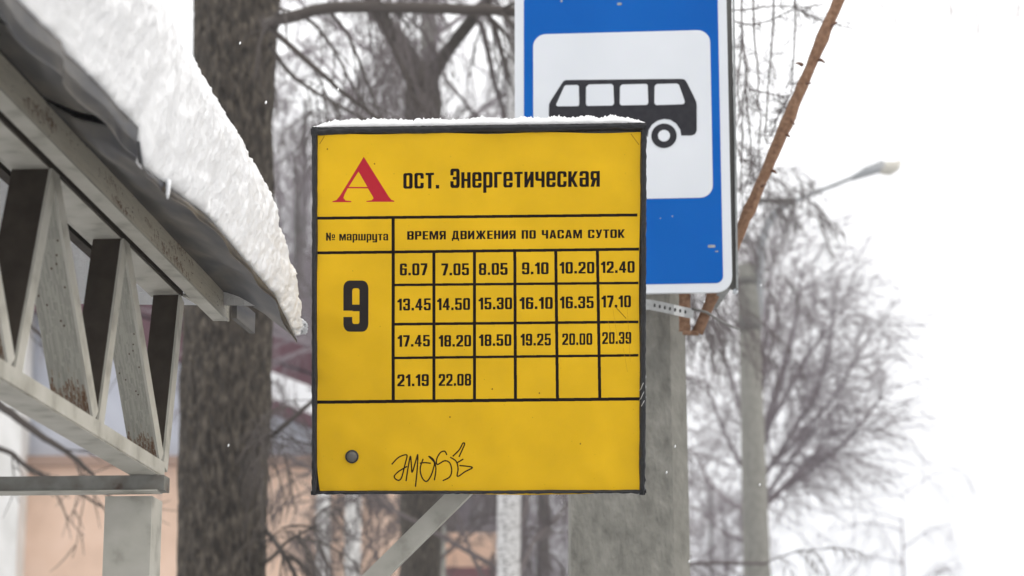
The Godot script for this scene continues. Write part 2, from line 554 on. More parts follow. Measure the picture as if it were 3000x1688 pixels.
func make_materials() -> void:
	noise.seed = 3
	noise.frequency = 0.05
	noise.fractal_octaves = 3
	var fine := ramp_noise(11, 0.05, 5, [], 512)
	var grain := ramp_noise(12, 0.16, 3, [], 512)
	M.snow = mat(lin(0.94, 0.945, 0.955), 0.85)
	M.snow.subsurf_scatter_enabled = false
	relief(M.snow, grain, 0.3)
	M.snow.uv1_triplanar = true
	M.snow.uv1_scale = Vector3.ONE * 7.0
	M.trodden = textured(ramp_noise(51, 0.01, 5, [[0.0, lin(0.24, 0.235, 0.23)], [1.0, lin(0.58, 0.575, 0.57)]]), Vector3.ONE * 0.5, 0.9)
	M.packed = textured(ramp_noise(52, 0.01, 5, [[0.0, lin(0.25, 0.25, 0.25)], [1.0, lin(0.62, 0.615, 0.61)]]), Vector3.ONE * 0.3, 0.8)
	M.ground = mat(lin(0.80, 0.81, 0.84), 0.9)
	M.paint = textured(ramp_noise(21, 0.012, 5, [[0.0, lin(0.26, 0.25, 0.22)], [0.4, lin(0.42, 0.41, 0.365)], [1.0, lin(0.50, 0.485, 0.44)]]), Vector3.ONE * 1.7, 0.55)
	M.paint.metallic_specular = 0.3
	M.dark_grey = textured(ramp_noise(32, 0.02, 5, [[0.0, lin(0.09, 0.06, 0.045)], [0.22, lin(0.15, 0.14, 0.125)], [0.6, lin(0.20, 0.20, 0.185)], [1.0, lin(0.25, 0.245, 0.225)]]), Vector3.ONE * 1.5, 0.6)  # dark grey paint with brown mottling, for the cross beam
	M.dark_grey.metallic_specular = 0.3
	M.rust_paint = mat(Color.WHITE, 0.55)
	M.rust_paint.albedo_texture = rusty_paint()
	M.rust_paint.uv1_scale = Vector3(1.0 / 55.0, 1, 1)
	M.rust_paint.metallic_specular = 0.3
	M.chips = textured(ramp_noise(22, 0.045, 3, [[0.0, lin(0.08, 0.05, 0.035)], [0.15, lin(0.12, 0.075, 0.05)], [0.18, lin(0.36, 0.35, 0.31)], [1.0, lin(0.45, 0.44, 0.40)]]), Vector3.ONE * 2.2, 0.55)
	M.chips.metallic_specular = 0.3
	M.speckled = mat(Color.WHITE, 0.55)
	M.speckled.albedo_texture = bar_paint()
	M.speckled.uv1_scale = Vector3(0.1, 1, 1)
	M.speckled.metallic_specular = 0.3
	M.brown_and_shade = textured(ramp_noise(23, 0.02, 4, [[0.0, lin(0.034, 0.027, 0.021)], [1.0, lin(0.062, 0.051, 0.041)]]), Vector3.ONE * 2.0, 0.7)  # brown paint, and on the truss diagonals shade put into the colour
	M.brown_and_shade.metallic_specular = 0.25
	M.roof_metal = textured(ramp_noise(24, 0.008, 5, [[0.0, lin(0.028, 0.032, 0.044)], [0.45, lin(0.078, 0.077, 0.079)], [1.0, lin(0.20, 0.18, 0.152)]]), Vector3(2.6, 2.6, 0.9), 0.5)
	M.roof_metal.metallic_specular = 0.3
	M.concrete = textured(ramp_noise(25, 0.014, 6, [[0.0, lin(0.11, 0.105, 0.09)], [0.3, lin(0.18, 0.175, 0.155)], [0.55, lin(0.215, 0.21, 0.185)], [1.0, lin(0.29, 0.28, 0.25)]]), Vector3(2.2, 1.1, 2.2), 0.9)
	relief(M.concrete, fine, 0.5)
	M.tape = textured(ramp_noise(26, 0.02, 4, [[0.0, lin(0.016, 0.016, 0.017)], [0.6, lin(0.024, 0.024, 0.026)], [1.0, lin(0.045, 0.045, 0.048)]]), Vector3(6, 6, 6), 0.3)
	M.tape.metallic_specular = 0.35
	M.blue = textured(ramp_noise(27, 0.006, 3, [[0.0, lin(0.002, 0.095, 0.40)], [1.0, lin(0.004, 0.115, 0.45)]]), Vector3.ONE * 0.7, 0.5)
	M.blue.metallic_specular = 0.12
	M.white = textured(ramp_noise(28, 0.008, 4, [[0.0, lin(0.65, 0.68, 0.72)], [1.0, lin(0.70, 0.725, 0.765)]]), Vector3.ONE * 0.9, 0.35)
	M.black = textured(ramp_noise(29, 0.02, 4, [[0.0, lin(0.022, 0.022, 0.027)], [1.0, lin(0.038, 0.037, 0.042)]]), Vector3.ONE * 3.0, 0.5)
	M.black.metallic_specular = 0.2
	M.galv = textured(ramp_noise(30, 0.03, 4, [[0.0, lin(0.24, 0.25, 0.25)], [1.0, lin(0.40, 0.41, 0.41)]]), Vector3.ONE * 3.0, 0.5)
	M.strap = textured(ramp_noise(34, 0.03, 3, [[0.0, lin(0.42, 0.43, 0.43)], [1.0, lin(0.60, 0.61, 0.61)]]), Vector3.ONE * 3.0, 0.5)
	M.dark_edge = mat(lin(0.11, 0.105, 0.095), 0.6)
	M.rust = textured(ramp_noise(31, 0.022, 5, [[0.0, lin(0.11, 0.05, 0.026)], [0.4, lin(0.22, 0.115, 0.062)], [0.7, lin(0.30, 0.17, 0.10)], [1.0, lin(0.36, 0.26, 0.18)]]), Vector3.ONE * 4.0, 0.8)
	M.wire = mat(lin(0.45, 0.45, 0.45), 0.4, 0.4)
	M.hole = mat(lin(0.03, 0.03, 0.03), 0.9)
	M.bark = mat(Color.WHITE, 0.95)
	M.bark.albedo_texture = ramp_noise(41, 0.018, 6, [[0.0, lin(0.018, 0.014, 0.010)], [0.42, lin(0.050, 0.040, 0.030)], [0.68, lin(0.085, 0.070, 0.053)], [1.0, lin(0.17, 0.145, 0.115)]])
	M.bark.uv1_scale = Vector3(4.0, 1.15, 1.0)
	((M.bark.albedo_texture as NoiseTexture2D).noise as FastNoiseLite).domain_warp_enabled = true
	((M.bark.albedo_texture as NoiseTexture2D).noise as FastNoiseLite).domain_warp_amplitude = 45.0
	((M.bark.albedo_texture as NoiseTexture2D).noise as FastNoiseLite).domain_warp_frequency = 0.012
	relief(M.bark, M.bark.albedo_texture, 3.0)
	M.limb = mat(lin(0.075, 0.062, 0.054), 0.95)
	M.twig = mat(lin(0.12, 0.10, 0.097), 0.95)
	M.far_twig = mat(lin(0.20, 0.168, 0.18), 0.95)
	M.birch = textured(ramp_noise(43, 0.02, 4, [[0.0, lin(0.05, 0.045, 0.04)], [0.30, lin(0.10, 0.09, 0.085)], [0.38, lin(0.62, 0.61, 0.60)], [1.0, lin(0.74, 0.73, 0.72)]]), Vector3(1.5, 4.0, 1.5), 0.85)
	M.red_twig = mat(lin(0.16, 0.082, 0.052), 0.9)
	M.peach = textured(ramp_noise(44, 0.008, 5, [[0.0, lin(0.60, 0.42, 0.31)], [0.5, lin(0.70, 0.50, 0.375)], [1.0, lin(0.76, 0.56, 0.44)]]), Vector3.ONE * 0.25, 0.9)
	M.whitewash = textured(ramp_noise(45, 0.012, 5, [[0.0, lin(0.56, 0.55, 0.52)], [1.0, lin(0.80, 0.79, 0.77)]]), Vector3(0.6, 0.2, 0.6), 0.9)
	M.gable = textured(ramp_noise(46, 0.01, 4, [[0.0, lin(0.46, 0.48, 0.54)], [1.0, lin(0.62, 0.64, 0.70)]]), Vector3.ONE * 0.2, 0.9)
	M.burgundy = textured(ramp_noise(47, 0.01, 4, [[0.0, lin(0.06, 0.013, 0.022)], [1.0, lin(0.095, 0.024, 0.036)]]), Vector3.ONE * 0.3, 0.6)
	M.cornice = mat(lin(0.30, 0.20, 0.15), 0.8)
	M.lamp_metal = mat(lin(0.34, 0.35, 0.36), 0.5, 0.2)
	M.lamp_glass = mat(lin(0.52, 0.50, 0.44), 0.3)
	M.ice = mat(lin(0.85, 0.87, 0.9), 0.15)
	M.flake = mat(lin(0.88, 0.88, 0.9), 0.9)

# ---------- the scene ----------
func _ready() -> void:
	rng.seed = 77
	var cam := Camera3D.new()
	cam.name = "camera"
	cam.position = eye
	cam.basis = look
	cam.fov = rad_to_deg(2.0 * atan(K * 844.0))
	cam.near = 0.05
	cam.far = 900.0
	var lens := CameraAttributesPhysical.new()
	lens.frustum_focal_length = 12.0 / (K * 844.0)
	lens.frustum_focus_distance = 5.0
	lens.exposure_aperture = 6.0
	cam.attributes = lens
	add_child(cam)
	var env := Environment.new()
	var sky_m := ProceduralSkyMaterial.new()
	sky_m.sky_top_color = Color(1.07, 1.07, 1.07)
	sky_m.sky_horizon_color = Color(0.985, 0.992, 1.0)
	sky_m.ground_horizon_color = Color(0.93, 0.94, 0.95)
	sky_m.ground_bottom_color = Color(0.9, 0.9, 0.92)
	sky_m.sun_angle_max = 1.0
	env.sky = Sky.new()
	env.sky.sky_material = sky_m
	env.background_mode = Environment.BG_SKY
	env.background_energy_multiplier = 1.36
	env.fog_enabled = true
	env.fog_density = 0.003
	env.fog_light_color = Color(0.95, 0.96, 1.0)
	env.tonemap_mode = Environment.TONE_MAPPER_LINEAR
	env.tonemap_exposure = 1.0
	env.sdfgi_enabled = true
	env.ssao_enabled = true
	env.ssil_enabled = true
	var we := WorldEnvironment.new()
	we.name = "world"
	we.environment = env
	add_child(we)
	var sun := DirectionalLight3D.new()
	sun.name = "sun"
	sun.rotation_degrees = Vector3(-42, 68, 0)
	sun.light_energy = 0.45
	sun.light_color = Color(1.0, 0.98, 0.95)
	sun.light_angular_distance = 25.0
	sun.shadow_enabled = true
	add_child(sun)

	make_materials()
	build_ground()
	build_houses()
	build_shelter()
	build_poles()
	build_timetable()
	build_bus_sign()
	build_trees()
	build_small()


func build_ground() -> void:
	var st := tool(true)
	var n := 60
	for i in n:
		for j in n:
			var q := []
			for c in [[0, 0], [1, 0], [1, 1], [0, 1]]:
				var x: float = pow((i + c[0] - n * 0.5) / (n * 0.5), 3.0) * 400.0
				var z: float = pow((j + c[1] - n * 0.5) / (n * 0.5), 3.0) * 400.0
				q.append(Vector3(x, noise.get_noise_2d(x * 6.0, z * 6.0) * 0.12 - 0.06, z))
			quad(st, q[0], q[1], q[2], q[3])
	var o := put("ground", done(st), M.ground)
	tag(o, "snow covered ground under the bus stop", "", "", "structure")
	st = tool()
	quad(st, Vector3(-4.5, 0.085, 8), Vector3(3.6, 0.085, 8), Vector3(3.6, 0.085, -16), Vector3(-4.5, 0.085, -16))
	tag(put("pavement", done(st), M.trodden), "unseen trodden grey snow on the bus stop pavement, added to dim the bounce", "", "", "structure")  # unseen sheet, added to lower the light bounced up from the ground
	st = tool()
	box(st, Vector3(3.6, -0.2, -60), Vector3(3.75, 0.10, 30))
	tag(put("kerb", done(st), M.concrete), "kerb between pavement and road", "", "", "structure")
	st = tool()
	quad(st, Vector3(3.75, 0.075, 30), Vector3(11, 0.075, 30), Vector3(11, 0.075, -60), Vector3(3.75, 0.075, -60))
	tag(put("road", done(st), M.packed), "unseen road with packed dirty snow, added to tune the bounce", "", "", "structure")  # added out of view; its tone sets the light thrown up from below


func build_houses() -> void:
	# the peach house: its gable wall stands square to the view, 30 m off
	var d := 30.0
	var o := at(500, 1345, d)
	var z := Vector3(0, 0, 1)
	var lo := func(px: float, py: float) -> Vector3: return onto(px, py, o, z)
	var t := thing("peach_house", "peach walled house with white pilasters, pale gable and sloping burgundy roof", "house", Transform3D(Basis(), Vector3(o.x, 0, o.z)))
	var left: Vector3 = lo.call(-700, 1345)
	var right: Vector3 = lo.call(1215, 1345)
	var st := tool()
	box(st, Vector3(left.x, -0.3, o.z - 9.0), Vector3(right.x, o.y, o.z))
	pw("wall", st, M.peach, t)
	# gable above it, under the sloping verge
	var g := PackedVector2Array()
	for q in [[-700, 1345], [1130, 1345], [1130, 1225], [910, 1150], [115, 876], [-700, 596]]:
		var p: Vector3 = lo.call(q[0], q[1])
		g.append(Vector2(p.x, p.y))
	st = tool()
	slab(st, g, o.z - 8.8, o.z - 0.12)
	pw("gable_wall", st, M.gable, t)
	# verge boards
	st = tool()
	var a: Vector3 = lo.call(-700, 560)
	var b: Vector3 = lo.call(1180, 1205)
	var dn := (b - a).normalized().cross(z)
	beam(st, a, b, dn * 0.36, Vector3(0, 0, 0.35))
	beam(st, a - dn * 0.36 + z * -9.0, b - dn * 0.36 + z * -9.0, dn * 0.3, Vector3(0, 0, 9.2))
	pw("roof", st, M.burgundy, t)
	st = tool()
	a = lo.call(640, 1128)
	b = lo.call(1180, 1330)
	beam(st, a + z * 0.02, b + z * 0.02, dn * 0.12, z * 0.5)
	pw("roof_edge", st, M.burgundy, t)
	st = tool()
	a = lo.call(640, 1046)
	b = lo.call(1180, 1248)
	beam(st, a + z * 0.04, b + z * 0.04, dn * 0.36, z * 0.42)
	pw("snow_strip", st, M.snow, t)
	st = tool()
	a = lo.call(-700, 1358)
	b = lo.call(1218, 1348)
	box(st, Vector3(left.x, o.y - 0.1, o.z), Vector3(right.x, o.y + 0.02, o.z + 0.16))
	pw("cornice", st, M.cornice, t)
	for q in [[-120, 84, 0.5], [1016, 1062, 0.18], [932, 972, 0.18], [-420, -380, 0.2]]:
		var p0: Vector3 = lo.call(q[0], 1345)
		var p1: Vector3 = lo.call(q[1], 1345)
		st = tool()
		var top: float = o.y - 0.1 if q[0] > 0 else o.y + 1.9
		box(st, Vector3(p0.x, -0.3, o.z), Vector3(p1.x, top, o.z + float(q[2])))
		pw("pilaster", st, M.whitewash, t)
	# burgundy lean-to roof and a second wall to the right
	d = 38.0
	o = at(1380, 1645, d)
	var t2 := thing("outbuilding", "low peach outbuilding with burgundy roof seen between thin trunks", "outbuilding", Transform3D(Basis(), Vector3(o.x, 0, o.z)))
	st = tool()
	box(st, Vector3(at(1240, 1640, d).x, -0.3, o.z - 4.0), Vector3(at(1470, 1640, d).x, at(1400, 1560, d).y, o.z))
	pw("wall", st, M.peach, t2)
	st = tool()
	var r0 := at(1235, 1640, d - 1.2)
	var r1 := at(1475, 1640, d - 1.2)
	quad(st, Vector3(r0.x, r0.y - 0.9, r0.z + 0.6), Vector3(r1.x, r1.y - 0.9, r1.z + 0.6), Vector3(r1.x, r1.y, o.z + 0.004), Vector3(r0.x, r0.y, o.z + 0.004))
	box(st, Vector3(r0.x, r0.y - 1.05, r0.z + 0.4), Vector3(r1.x, r0.y - 0.9, r0.z + 0.6))
	pw("porch_roof", st, M.burgundy, t2)
	st = tool()
	for q in [1250, 1462]:
		var f := at(q, 1640, d - 1.2)
		box(st, Vector3(f.x - 0.06, -0.2, r0.z + 0.42), Vector3(f.x + 0.06, r0.y - 1.05, r0.z + 0.54))
	pw("porch_post", st, M.brown_and_shade, t2)


func build_shelter() -> void:
	var place := Transform3D(Basis(), Vector3(torig.x, 0, torig.z))
	var t := thing("bus_shelter", "white painted steel bus shelter with zigzag truss under a snowy roof", "bus shelter", place)
	var near := -2.75
	# corner post and cross beam
	var st := tool()
	beam(st, sh(0.0, -1.62, -0.112), sh(0.0, 0.585, -0.112), tw * 0.093, tu * 0.09)
	pw("post", st, M.paint, t)
	st = tool()
	beam(st, sh(0.0, -1.62, -1.75), sh(0.0, 0.59, -1.75), tw * 0.11, tu * 0.11)
	pw("post", st, M.paint, t)
	for w in [-0.112, -1.75]:
		st = tool()
		beam(st, sh(-3.2, -1.62, w), sh(-3.2, 0.59, w), tw * 0.11, tu * 0.11)
		pw("post", st, M.paint, t)
	st = tool()
	beam(st, sh(-0.035, 0.592, -1.8), sh(-0.035, 0.592, 0.012), tu * 0.05, Vector3.UP * 0.029)
	pw("cross_beam", st, M.dark_grey, t)
	st = tool()
	beam(st, sh(-0.042, 0.589, -1.8), sh(-0.042, 0.589, 0.0), tu * 0.05, Vector3.UP * 0.0028)
	pw("cross_beam", st, M.paint, t)
	# bottom chord: an angle iron, one leg upright, one lying inwards
	st = tool()
	beam(st, sh(near, 0.622, 0.0), sh(0.02, 0.622, 0.0), Vector3.UP * 0.031, tw * -0.005)
	pw("bottom_chord", st, M.paint, t)
	st = tool()
	beam(st, sh(near, 0.6215, 0.0), sh(0.02, 0.6215, 0.0), tw * -0.056, Vector3.UP * 0.004)
	pw("bottom_chord", st, M.paint, t)
	# top chord
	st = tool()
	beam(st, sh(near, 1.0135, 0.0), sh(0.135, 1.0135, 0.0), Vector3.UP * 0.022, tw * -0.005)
	pw("top_chord", st, M.brown_and_shade, t, "dark brown edge of the top chord")
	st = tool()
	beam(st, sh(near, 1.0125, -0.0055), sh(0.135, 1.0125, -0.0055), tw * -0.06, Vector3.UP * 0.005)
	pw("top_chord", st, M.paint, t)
	# zigzag
	for j in range(0, 6):
		var b0 := 0.012 - 0.515 * j
		var t0 := 0.117 - 0.49 * j
		for leg in 2:
			var p := sh(b0, 0.648, 0.0) if leg == 0 else sh(t0, 1.012, 0.0)
			var q := sh(t0, 1.012, 0.0) if leg == 0 else sh(b0 + 0.515 - 0.03, 0.645, 0.0)
			if leg == 1 and j == 0:
				continue
			var along := (q - p).normalized()
			var perp := along.cross(tw).normalized()
			if perp.dot(tu) < 0.0:
				perp = -perp
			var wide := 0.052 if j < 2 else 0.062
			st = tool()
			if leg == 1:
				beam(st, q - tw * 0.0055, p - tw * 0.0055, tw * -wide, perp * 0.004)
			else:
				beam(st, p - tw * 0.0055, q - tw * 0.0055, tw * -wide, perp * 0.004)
			var dg := pw("diagonal", st, M.brown_and_shade if leg == 0 else M.speckled, t, "white truss diagonal with its shade coloured in as dark brown" if leg == 0 else "")  # dark bars are white-painted steel; the brown holds their shade
			st = tool()
			beam(st, p - tw * 0.0005, q - tw * 0.0005, tw * -0.0048, perp * 0.036)
			pw("flange", st, M.paint, dg)
	# eave angle with rust runs
	st = tool()
	beam(st, sh(near, 1.0075, 0.05), sh(0.372, 1.0075, 0.05), Vector3.UP * 0.05, tw * -0.004)
	pw("eave_angle", st, M.rust_paint, t, "eave angle with rusty runs")
	st = tool()
	beam(st, sh(near, 1.0035, 0.05), sh(0.345, 1.0035, 0.05), tw * -0.03, Vector3.UP * 0.004)
	pw("eave_angle", st, M.paint, t)
	# boards under the overhang, and the pale lining inside
	st = tool()
	beam(st, sh(near, 1.0375, -0.10), sh(0.12, 1.0375, -0.10), tw * 0.145, Vector3.UP * 0.006)
	pw("soffit", st, M.paint, t)
	st = tool()
	beam(st, sh(0.135, 1.012, 0.0), sh(0.345, 1.003, 0.045), Vector3.UP * 0.006, tw * 0.008)
	pw("edge_strip", st, M.paint, t)
	st = tool()
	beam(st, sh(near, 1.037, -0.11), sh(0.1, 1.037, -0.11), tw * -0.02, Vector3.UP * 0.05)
	pw("purlin", st, M.brown_and_shade, t)
	for s in [[-0.131, 1.06, -0.85, 1.70], [-0.85, 1.70, -1.75, 1.05]]:
		st = tool()
		var p := sh(near, s[1], s[0])
		var e := sh(near, s[3], s[2]) - p
		beam(st, p, p + tu * (0.25 - near), e, Vector3.UP * 0.012)
		pw("roof_lining", st, M.paint, t)
		st = tool()
		beam(st, p + Vector3.UP * 0.0135, p + Vector3.UP * 0.0135 + tu * (0.3 - near), e, Vector3.UP * 0.006)
		pw("roof_panel", st, M.roof_metal, t)
	# sheets along the eave: creased metal, the nearer two with a lip bent down
	var edge := []   # [u, y] of the snow line, read off the photograph in the plane w = 0.2
	var o := sh(0, 0, 0.2)
	for q in [[50, 0], [110, 62], [180, 125], [182, 152], [230, 190], [290, 252], [340, 310], [405, 375], [418, 488], [489, 540], [567, 600], [611, 633], [710, 752], [804, 862], [865, 985]]:
		var p := onto(q[0], q[1], o, tw)
		edge.append(Vector2((p - torig).dot(tu), p.y - 1.6))
	var edge_y := func(u: float) -> float:
		if u <= edge[0].x: return edge[0].y
		for i in edge.size() - 1:
			if u <= edge[i + 1].x:
				return lerpf(edge[i].y, edge[i + 1].y, (u - edge[i].x) / maxf(edge[i + 1].x - edge[i].x, 1e-5))
		return edge[-1].y
	var cuts := [[near, edge[2].x], [edge[2].x + 0.004, edge[7].x], [edge[7].x + 0.012, edge[-1].x]]
	for c in 3:
		var u0: float = cuts[c][0]
		var u1: float = cuts[c][1]
		var nu := int((u1 - u0) / 0.022) + 2
		var nw := 12
		var lip := 0.047 if c < 2 else 0.012
		st = tool(true)
		for side in 2:
			var prev := []
			for i in nu + 1:
				var u := lerpf(u0, u1, float(i) / nu)
				var row := []
				for j in nw + 3:
					var f := minf(float(j) / nw, 1.0)
					var w := lerpf(0.046, 0.2, f)
					var ye: float = edge_y.call(u)
					var y := lerpf(1.062, ye, pow(f, 1.15))
					var cr := noise.get_noise_3d(u * 21.0 + c * 40.0, w * 70.0, 0.0) * 0.024 + noise.get_noise_3d(u * 90.0 + w * 160.0, w * 60.0, 9.0) * 0.006
					y += cr * sin(PI * clampf(f, 0.0, 1.0)) - (0.004 if c == 2 else 0.0)
					if j > nw:
						y -= lip * (j - nw) / 2.0
						w += 0.004 * sin(u * 23.0)
					row.append(sh(u, y + (0.002 if side else 0.0), w))
				if i > 0:
					for j in nw + 2:
						if side == 0:
							quad(st, prev[j], row[j], row[j + 1], prev[j + 1])
						else:
							quad(st, prev[j], prev[j + 1], row[j + 1], row[j])
				prev = row
		pw("roof_sheet", st, M.roof_metal, t)
	# bent clip at the far end of the eave angle
	st = tool()
	beam(st, sh(0.36, 1.012, 0.056), sh(0.47, 1.0, 0.075), Vector3.UP * 0.045, tw * 0.012)
	pw("clip", st, M.roof_metal, t)

	# snow on the roof
	var top := [[-2.8, 1.41], [-1.24, 1.345], [-0.803, 1.318], [-0.526, 1.296], [-0.193, 1.275], [0.033, 1.252], [0.09, 1.222], [0.154, 1.176], [0.271, 1.138], [0.3, 1.09], [0.315, 1.035], [0.36, 1.02], [0.44, 1.028], [0.482, 1.006]]
	var top_y := func(u: float) -> float:
		for i in top.size() - 1:
			if u <= top[i + 1][0]:
				return lerpf(top[i][1], top[i + 1][1], (u - top[i][0]) / (top[i + 1][0] - top[i][0]))
		return top[-1][1]
	st = tool(true)
	var prev := []
	var us := []
	var u := near
	while u < 0.484:
		us.append(u)
		u += 0.0055 if u > -1.5 else 0.03
	var big := FastNoiseLite.new()
	big.seed = 8
	big.frequency = 1.0
	big.fractal_octaves = 5
	for uu in us:
		var y0: float = edge_y.call(uu) + 0.001 + clampf((uu - 0.334) / 0.14, 0.0, 1.0) * 0.034
		var y1: float = maxf(top_y.call(uu), y0 + 0.006)
		var h: float = y1 - y0
		var reach := clampf((0.484 - uu) * 3.0, 0.04, 1.0) if uu > 0.2 else 1.0
		var row := []
		var prof := [[-0.008, 0.0], [0.002, 0.0]]
		for k in 40:
			var f := (k + 1) / 40.0
			prof.append([0.004 + 0.016 * sin(PI * minf(f * 1.15, 1.0)) - 0.05 * pow(f, 5.0), f * 0.985])
		prof.append([-0.075, 1.0])
		prof.append([-0.12, 1.01])
		for k in prof.size():
			var w: float = 0.2 + prof[k][0] * minf(1.0, h / 0.12)
			var y: float = y0 + prof[k][1] * h
			var p := sh(uu, y, w)
			if k > 0:
				var amp := 1.0 if k > 1 else 0.35
				var b := big.get_noise_3dv(p * 9.0) * 0.014 + big.get_noise_3dv(p * 60.0) * 0.006 + big.get_noise_3dv(p * 210.0) * 0.0025
				p += (tw * b + Vector3.UP * big.get_noise_3dv(p * 55.0 + Vector3(7, 1, 3)) * 0.006) * amp * clampf(h / 0.05, 0.35, 1.0)
			row.append(p)
		# the top runs back over the roof, up to the ridge and down again
		if uu <= 0.3:
			row.append(sh(uu, y1 + 0.02, 0.0))
			row.append(sh(uu, maxf(y1 + 0.06, 1.27), -0.13))
			row.append(sh(uu, 1.95, -0.85))
			row.append(sh(uu, 1.30, -1.76))
			row.append(sh(uu, 1.075, -1.76))
			row.append(sh(uu, 1.722, -0.85))
			row.append(sh(uu, 1.092, -0.13))
			row.append(sh(uu, 1.10, 0.045))
			row.append(sh(uu, maxf(y0 + 0.05, 1.07), 0.13))
		else:
			for k in 9:
				row.append(sh(uu, y0 + h * 0.5, 0.16))
		if prev.size():
			for k in row.size():
				var k2 := (k + 1) % row.size()
				quad(st, prev[k], row[k], row[k2], prev[k2])
		prev = row
	var s := put("roof_snow", done(st), M.snow)
	tag(s, "thick slab of snow overhanging the bus shelter roof", "snow", "", "thing")
	# a small icicle of melt under the snow
	st = tool(true)
	var ip := onto(492, 548, sh(0, 0, 0.205), tw)
	tube(st, [ip + Vector3.UP * 0.012, ip, ip - Vector3.UP * 0.012, ip - Vector3.UP * 0.02], [0.005, 0.0042, 0.0032, 0.001], 8)
	s = put("ice_drop", done(st), M.ice)
	tag(s, "small drop of ice hanging at the lower edge of the roof snow", "ice")


func build_poles() -> void:
	# concrete pole behind both signs
	var t := thing("concrete_pole", "square grey concrete pole standing behind the timetable and the bus sign", "pole", Transform3D(Basis(), Vector3(at(1850, 1500, 6.9).x, 0, at(1850, 1500, 6.9).z)))
	var base: Vector3 = t.position
	var half := 350.0 * K * 6.75 * 0.5
	var st := tool()
	var y := -0.3
	var prev := []
	while y < 6.61:
		var s := half * (1.08 - 0.032 * y)
		var row := []
		for q in [[-s, s * 0.82], [s * 0.72, s * 0.82], [s, s * 0.55], [s, -s], [-s, -s]]:
			row.append(Vector3(base.x + q[0] - 0.01, y, base.z + q[1]))
		if prev.size():
			for k in 5:
				quad(st, prev[k], prev[(k + 1) % 5], row[(k + 1) % 5], row[k])
		prev = row
		y += 0.3
	for k in 3:
		tri(st, prev[0], prev[k + 1], prev[k + 2])
	pw("shaft", st, M.concrete, t)

	# rusty V bracket on its right side
	var front := 6.78
	var t2 := thing("rusty_bracket", "rust brown angle iron bracket bent to a V on the concrete pole", "bracket", Transform3D(Basis(), at(2040, 985, front)))
	st = tool()
	var a := at(2022, 972, front)
	beam(st, a, at(2022, 560, front), look.x * -0.032, Vector3(0, 0, 0.006))
	beam(st, a, at(2022, 560, front), look.x * -0.005, Vector3(0, 0, -0.05))
	pw("upright", st, M.rust, t2)
	st = tool(true)
	var pts := []
	var rad := []
	for i in 40:
		var f := i / 39.0
		pts.append(at(lerpf(2043, 2505, f), lerpf(975, -110, f), front + 0.02) + look.x * noise.get_noise_1d(i * 30.0) * 0.004)
		rad.append(0.0165 + 0.003 * noise.get_noise_1d(i * 40.0 + 700.0) + (0.003 if i % 9 == 4 else 0.0))
	tube(st, pts, rad, 10, 0.12)
	pw("brace", st, M.rust, t2)
	st = tool()
	beam(st, at(2000, 982, front), at(2046, 984, front), Vector3.UP * 0.012, Vector3(0, 0, 0.012))
	pw("foot_plate", st, M.rust, t2)
	# stubs of cut climbing shoots on the brace
	for q in [[2425, 85, 28, -20], [2395, 175, 22, 8], [2350, 190, -18, -4], [2350, 250, 26, -6], [2310, 345, 18, 20], [2300, 395, 14, 6], [2258, 500, 18, 8], [2222, 555, 22, -14]]:
		st = tool(true)
		var p := at(q[0], q[1], front + 0.02)
		var e := at(q[0] + q[2], q[1] + q[3], front - 0.01)
		tube(st, [p, p.lerp(e, 0.5) + Vector3.UP * 0.003, e], [0.006, 0.0045, 0.002], 6)
		pw("shoot", st, M.red_twig, t2)

	# perforated steel strap round the pole
	var t3 := thing("steel_strap", "pale perforated steel strap tied round the concrete pole below the bus sign", "strap", Transform3D(Basis(), at(1940, 905, 6.55)))
	st = tool()
	var ps := []
	for q in [[1860, 892], [1903, 893], [1940, 900], [1975, 908], [2005, 915], [2032, 920]]:
		ps.append(at(q[0], q[1], 6.56 if q[0] < 2000 else 6.60))
	for i in ps.size() - 1:
		beam(st, ps[i] - Vector3.UP * 0.014, ps[i + 1] - Vector3.UP * 0.014, Vector3.UP * 0.029, Vector3(0, 0, -0.002))
	pw("band", st, M.strap, t3)
	for i in 7:
		st = tool()
		var p := at(1918 + i * 15.0, 895 + i * 3.2, 6.552)
		slab(st, round_rect(p.x - 0.0028, p.y - 0.005, p.x + 0.0028, p.y + 0.005, 0.0025, 3), p.z - 0.001, p.z + 0.0005)
		pw("hole", st, M.hole, t3)
	st = tool(true)
	tube(st, [at(2030, 905, 6.6), at(2070, 915, 6.7), at(2110, 940, 6.9), at(2166, 966, 7.2)], [0.004, 0.004, 0.004, 0.004], 6)
	pw("loose_end", st, M.dark_edge, t3)

	# grey panel of another sign, seen past the right edge of the blue one
	var t4 := thing("sign_back", "narrow grey sheet metal panel showing past the right edge of the blue sign", "sign panel", Transform3D(Basis(), at(2120, 860, 6.72)))
	st = tool()
	var o := at(2120, 500, 6.68)
	var r := Vector3(cos(0.082), 0, sin(0.082))
	var nn := r.cross(Vector3.UP)
	var poly := [[2140, -160], [2152, 760], [2160, 858], [2120, 838], [2085, 850], [1960, 845], [1960, -160]]
	var c0 := Vector3.ZERO
	var fr := []
	for q in poly:
		fr.append(onto(q[0], q[1], o, nn))
	for i in range(1, fr.size() - 1):
		tri(st, fr[0], fr[i], fr[i + 1])
		tri(st, fr[0] + nn * 0.012, fr[i + 1] + nn * 0.012, fr[i] + nn * 0.012)
	for i in fr.size():
		var i2 := (i + 1) % fr.size()
		quad(st, fr[i], fr[i] + nn * 0.012, fr[i2] + nn * 0.012, fr[i2])
	pw("panel", st, M.dark_edge, t4)
	st = tool()
	var e0 := onto(2150, -160, o + Vector3(0, 0, 0.012), nn)
	beam(st, e0, onto(2163, 850, o + Vector3(0, 0, 0.012), nn), r * -0.006, nn * 0.02)
	pw("rim", st, M.galv, t4)
	st = tool(true)
